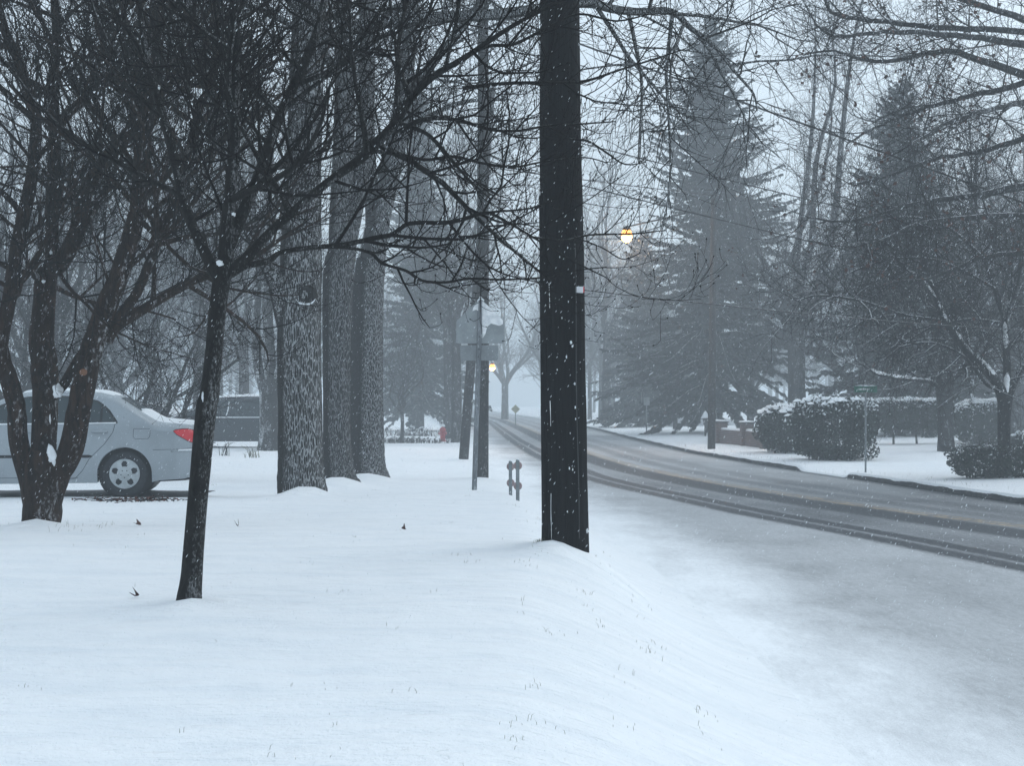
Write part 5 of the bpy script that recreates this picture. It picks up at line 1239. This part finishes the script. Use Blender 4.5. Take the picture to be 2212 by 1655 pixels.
# ---------------------------------------------------------------- garage behind the right-hand trees
def garage():
    Y = 66.; x0, x1 = gx(1985, Y)[0], gx(2480, Y)[0]; z = ground(x0 + 4, Y); root = empty('garage', ((x0 + x1) / 2, Y, z), 'low dark garage with a snow-edged roof behind the garden bush at the right', 'building'); ox = (x0 + x1) / 2
    h = 2.75; w = MB(); w.box(x0 - ox, x1 - ox, 0, 6.5, -.3, h); w.build('wall', M['siding_dark'], root)
    rf = MB(); rf.add([(x0 - ox - .4, -.5, h - .05), (x1 - ox + .4, -.5, h + .25), (x1 - ox + .4, 7, h + 1.5), (x0 - ox - .4, 7, h + 1.2), (x0 - ox - .4, -.5, h + .10), (x1 - ox + .4, -.5, h + .40), (x1 - ox + .4, 7, h + 1.65), (x0 - ox - .4, 7, h + 1.35)], [(0, 3, 2, 1), (4, 5, 6, 7), (0, 1, 5, 4), (1, 2, 6, 5), (2, 3, 7, 6), (3, 0, 4, 7)]); rf.build('roof', M['roof'], root)
    T = MB().tube([(x0 - ox - .4, -.5, h + .12), (x0 - ox + 2, -.52, h + .20), (0, -.5, h + .28), (x1 - ox + .4, -.5, h + .43)], [.05, .075, .08, .08], 8); T.build('eave_snow', M['snowclean'], root, None, True)
    for a in (.9, 3.4): 
        f = MB(); f.box(x0 - ox + a, x0 - ox + a + .9, -.06, -.003, .9, 2.0); o = f.build('window', M['white'], root); MB().box(x0 - ox + a + .07, x0 - ox + a + .83, -.075, -.0625, .97, 1.93).build('pane', M['glass'], o)
    d = MB(); d.box(x0 - ox + 5.6, x0 - ox + 8.0, -.05, -.003, 0, 2.2); o = d.build('garage_door', M['siding'], root)
    for k in (0.55, 1.1, 1.65): MB().box(x0 - ox + 5.62, x0 - ox + 7.98, -.057, -.0525, k, k + .03).build('panel_groove', M['black'], o)
    for a in (.35, 2.3): MB().box(x0 - ox + a, x0 - ox + a + .14, -.45, -.31, -.2, h - .06).build('porch_post', M['white'], root)
M['siding_dark'] = plain('dark_brick_siding', (.06, .058, .06), .85, 0, .2, 4)
garage()
# ---------------------------------------------------------------- fallen leaves
for i, (a, b, Y, lb) in enumerate([(303, 1148, 13.2, 'curled brown leaf on the snow between the two near left trees'), (515, 1150, 13.0, 'small dark leaf on the snow right of the near young trunk'), (300, 1283, 8.2, 'grey crumpled leaf on the snow just left of the near young trunk foot'), (872, 1161, 12.7, 'small dark leaf on the snow left of the black utility pole')]):
    x, y, _ = at(a, b, Y); r = random.Random(i); bm = bmesh.new(); g = []
    L0, W0 = (.036, .022) if i == 0 else (.022, .015)
    for u in range(7):
        for v in range(5):
            t = u / 6; wv = (v - 2) / 2 * W0 * math.sin(math.pi * min(.98, t * .95 + .04)) * (1 + .25 * math.sin(u * 2.1 + i)); g.append(bm.verts.new((t * L0 * 2 - L0, wv, .012 + .022 * (wv / W0) ** 2 * 2 + .03 * t * t * (1 if i == 0 else .4))))
    for u in range(6):
        for v in range(4): bm.faces.new((g[u * 5 + v], g[u * 5 + 5 + v], g[u * 5 + 6 + v], g[u * 5 + 1 + v]))
    me = bpy.data.meshes.new('fallen_leaf'); bm.to_mesh(me); bm.free(); o = link('fallen_leaf', me, M['oakleaf']); o.location = (x, y, ground(x, y) + .004); o.rotation_euler = (r.uniform(.2, .9), 0, r.uniform(0, 6)); sd = o.modifiers.new('thickness', 'SOLIDIFY'); sd.thickness = .0012
    tag(o, lb, 'leaf', 'fallen leaves on the snow')
# ---------------------------------------------------------------- grass blades pricking through the snow
def grass():
    r = random.Random(8); T = Tubes()
    def blade(x, y, h):
        a = r.uniform(0, 6.28); l = h * r.uniform(.2, .9); z = ground(x, y)
        T.add([(x, y, z - .01), (x + math.cos(a) * l * .35, y + math.sin(a) * l * .35, z + h * .6), (x + math.cos(a) * l, y + math.sin(a) * l, z + h * r.uniform(.8, 1))], [.0006 + y * .00005, .0005 + y * .00004, .0002])
    for i in range(42):                                   # clusters along the bank shoulder
        y = r.uniform(5, 17); x = foot(y) - BANKW(y) * r.uniform(.25, .95)
        for k in range(r.randint(1, 6)): blade(x + r.gauss(0, .04), y + r.gauss(0, .08), r.uniform(.008, .04))
    for i in range(80):                                  # open lawn
        y = 4.8 + 22 * r.random() ** 1.5; x = r.uniform(-.42, .1) * y
        if x > foot(y) - 1: continue
        for k in range(r.randint(1, 5)): blade(x + r.gauss(0, .05), y + r.gauss(0, .05), r.uniform(.006, .028))
    for i in range(26):
        x, y = at(175 + r.gauss(0, 24), 1150, 12.8)[:2]; blade(x, y + r.gauss(0, .45), r.uniform(.015, .06))
    for i in range(160):
        y = r.uniform(24, 60); x = edge(y) + r.uniform(.1, .8); blade(x, y, r.uniform(.03, .09))
    for i in range(40):
        x, y = at(1166 + r.gauss(0, 6), 1160, 10.4)[:2]; blade(x, y + r.gauss(0, .05), r.uniform(.015, .03))
    tag(link('grass_blades', T.mesh('grass_blades', 4), M['grass']), 'sparse dry grass blades pricking through the lawn snow', 'grass', None, 'stuff')
grass()
# ---------------------------------------------------------------- far woods
def woods():
    r = random.Random(21); B = Tubes(); T = Tubes()
    for i in range(150):
        x = r.uniform(-95, 85); y = r.uniform(125, 185) if i < 70 else r.uniform(165, 250)
        if -14 < x < 6 and y < 162: continue
        h = r.uniform(11, 19); z = ground(x, y)
        B.add([(x, y, z - .3), (x + r.gauss(0, .2), y, z + h * .35), (x + r.gauss(0, .5), y, z + h * .7), (x + r.gauss(0, .8), y, z + h)], [.24, .18, .1, .02])
        for k in range(75):
            f = r.uniform(.22, 1); a = r.uniform(0, 6.28); l = h * .30 * (1.15 - f) * r.uniform(.5, 1.3) + .6; p = (x, y, z + h * f)
            q = (x + math.cos(a) * l * .5, y + math.sin(a) * l * .5, p[2] + l * .35); e = (x + math.cos(a) * l, y + math.sin(a) * l, p[2] + l * .95); T.add([p, q, e], [.05, .03, .012])
            for _ in range(4):
                u = r.random(); c = tuple(q[m] + (e[m] - q[m]) * u for m in range(3)); T.add([c, vadd(c, (r.gauss(0, .4), r.gauss(0, .4), r.uniform(.1, .6))), vadd(c, (r.gauss(0, .8), r.gauss(0, .8), r.uniform(.3, 1.2)))], [.022, .016, .010])
    V1, F1 = B.arrays(6); V2, F2 = T.arrays(3); F = np.concatenate(F1 + [f + len(V1) for f in F2])
    tag(link('far_woods', mesh_np('far_woods', np.concatenate([V1, V2]), F), M['twig_far']), 'far-off bare woods closing the view in the haze', 'woods', None, 'stuff')
woods()
# ---------------------------------------------------------------- falling snow
def snowfall(n):
    g = np.random.default_rng(5)
    y = 2.2 + 40 * g.random(n) ** .62; x = y * g.uniform(-.47, .47, n); z = CAMZ + y * g.uniform(-.34, .36, n)
    lim = np.array([ground(a, b) for a, b in zip(x, y)]) + .05; k = z > lim; x, y, z = x[k], y[k], z[k]; n = len(x)
    for (lx, ly, lz), ln, lr in ((at(1353, 508, 51.5), 9000, 2.8), (at(1063, 793, 99), 2000, 2.2)):      # extra flakes added round each lamp to build its halo
        d = g.normal(0, 1, (ln, 3)); d = d / np.linalg.norm(d, axis=1, keepdims=True) * (lr * g.random((ln, 1)) ** .6 + .5)
        x = np.concatenate([x, lx + d[:, 0]]); y = np.concatenate([y, ly + d[:, 1]]); z = np.concatenate([z, lz + d[:, 2] - .1])
    n = len(x)
    s = g.lognormal(math.log(.0011), .42, n); s = np.minimum(s, .00020 * y + .00022); s[-11000:] *= 2.0
    fall = np.stack([-.62 + g.normal(0, .12, n), g.normal(0, .25, n), -np.ones(n)], 1); fall /= np.linalg.norm(fall, axis=1, keepdims=True)
    u = np.cross(fall, g.normal(0, 1, (n, 3))); u /= np.linalg.norm(u, axis=1, keepdims=True); w = np.cross(fall, u)
    el = g.uniform(3.0, 6.0, n); c = np.stack([x, y, z], 1)
    V = np.stack([c + fall * (s * el)[:, None], c - fall * (s * el)[:, None], c + u * s[:, None], c - u * (s * .8)[:, None], c + w * (s * .9)[:, None], c - w * (s * .7)[:, None]], 1).reshape(-1, 3)
    t = np.array([(0, 2, 4), (0, 4, 3), (0, 3, 5), (0, 5, 2), (1, 4, 2), (1, 3, 4), (1, 5, 3), (1, 2, 5)])
    q = (np.arange(n)[:, None, None] * 6 + t[None]).reshape(-1, 3)
    tag(link('falling_snow', mesh_np('falling_snow', V, q), M['flake']), 'loose snowflakes driving slantwise through the air', 'snowflakes', None, 'stuff')
m, nt, b = nmat('snowflake'); b.inputs['Base Color'].default_value = (.85, .9, .95, 1); b.inputs['Roughness'].default_value = .9; L(nt, mixc(nt, noise_(nt, 3), (.8, .86, .92), (.88, .92, .95)), b.inputs['Base Color']); M['flake'] = m
snowfall(150000)
# ---------------------------------------------------------------- haze, sky, light, camera
def haze(density):
    m = bpy.data.materials.new('snow_haze'); m.use_nodes = True; nt = m.node_tree
    nt.nodes.remove(nt.nodes['Principled BSDF']); v = N(nt, 'VolumePrincipled'); v.inputs['Color'].default_value = (.86, .935, .985, 1); v.inputs['Density'].default_value = density; v.inputs['Anisotropy'].default_value = .15
    L(nt, v.outputs[0], nt.nodes['Material Output'].inputs['Volume'])
    o = MB().box(-270, 270, -40, 540, -3.5, 24.2).build('haze', m); tag(o, None, None, None, 'stuff')
haze(.0041)
w = bpy.data.worlds.new('World'); sc.world = w; w.use_nodes = True; nt = w.node_tree
bg = nt.nodes['Background']; sky = N(nt, 'TexSky', sky_type='NISHITA', sun_disc=False, sun_elevation=R(42), sun_rotation=R(60), air_density=1.5, dust_density=3.0, ozone_density=1.0)
hs = N(nt, 'HueSaturation', Saturation=.30); L(nt, sky.outputs[0], hs.inputs['Color'])
tint = nt.nodes.new('ShaderNodeMix'); tint.data_type = 'RGBA'; tint.blend_type = 'MULTIPLY'; tint.inputs[0].default_value = 1; L(nt, hs.outputs[0], tint.inputs[6]); tint.inputs[7].default_value = (.875, .965, 1.05, 1)
cloud = mixc(nt, .68, tint.outputs[2], (3.5, 4.2, 4.82))      # an even cloud deck veils the clear sky
L(nt, cloud, bg.inputs['Color']); bg.inputs['Strength'].default_value = .12
sd = bpy.data.lights.new('sun', 'SUN'); sd.energy = .5; sd.angle = R(60); sd.color = (1, .97, .93); so = bpy.data.objects.new('sun', sd); COL.objects.link(so)
so.rotation_euler = Vector((math.sin(R(60)) * math.cos(R(42)), math.cos(R(60)) * math.cos(R(42)), math.sin(R(42)))).to_track_quat('Z', 'Y').to_euler()
cd = bpy.data.cameras.new('camera'); cam = bpy.data.objects.new('camera', cd); COL.objects.link(cam); sc.camera = cam
cam.location = (0, 0, CAMZ); cam.rotation_euler = (R(90), 0, 0); cd.sensor_width = 36; cd.lens = 36 * F / 2211; cd.shift_y = (HY - 827.5) / 2211; cd.clip_end = 2000; cd.clip_start = .05
sc.view_settings.view_transform = 'Standard'; sc.view_settings.look = 'None'; sc.view_settings.exposure = 0.80; sc.view_settings.gamma = 1
sc.cycles.max_bounces = 6; sc.cycles.volume_bounces = 1; sc.cycles.use_denoising = True
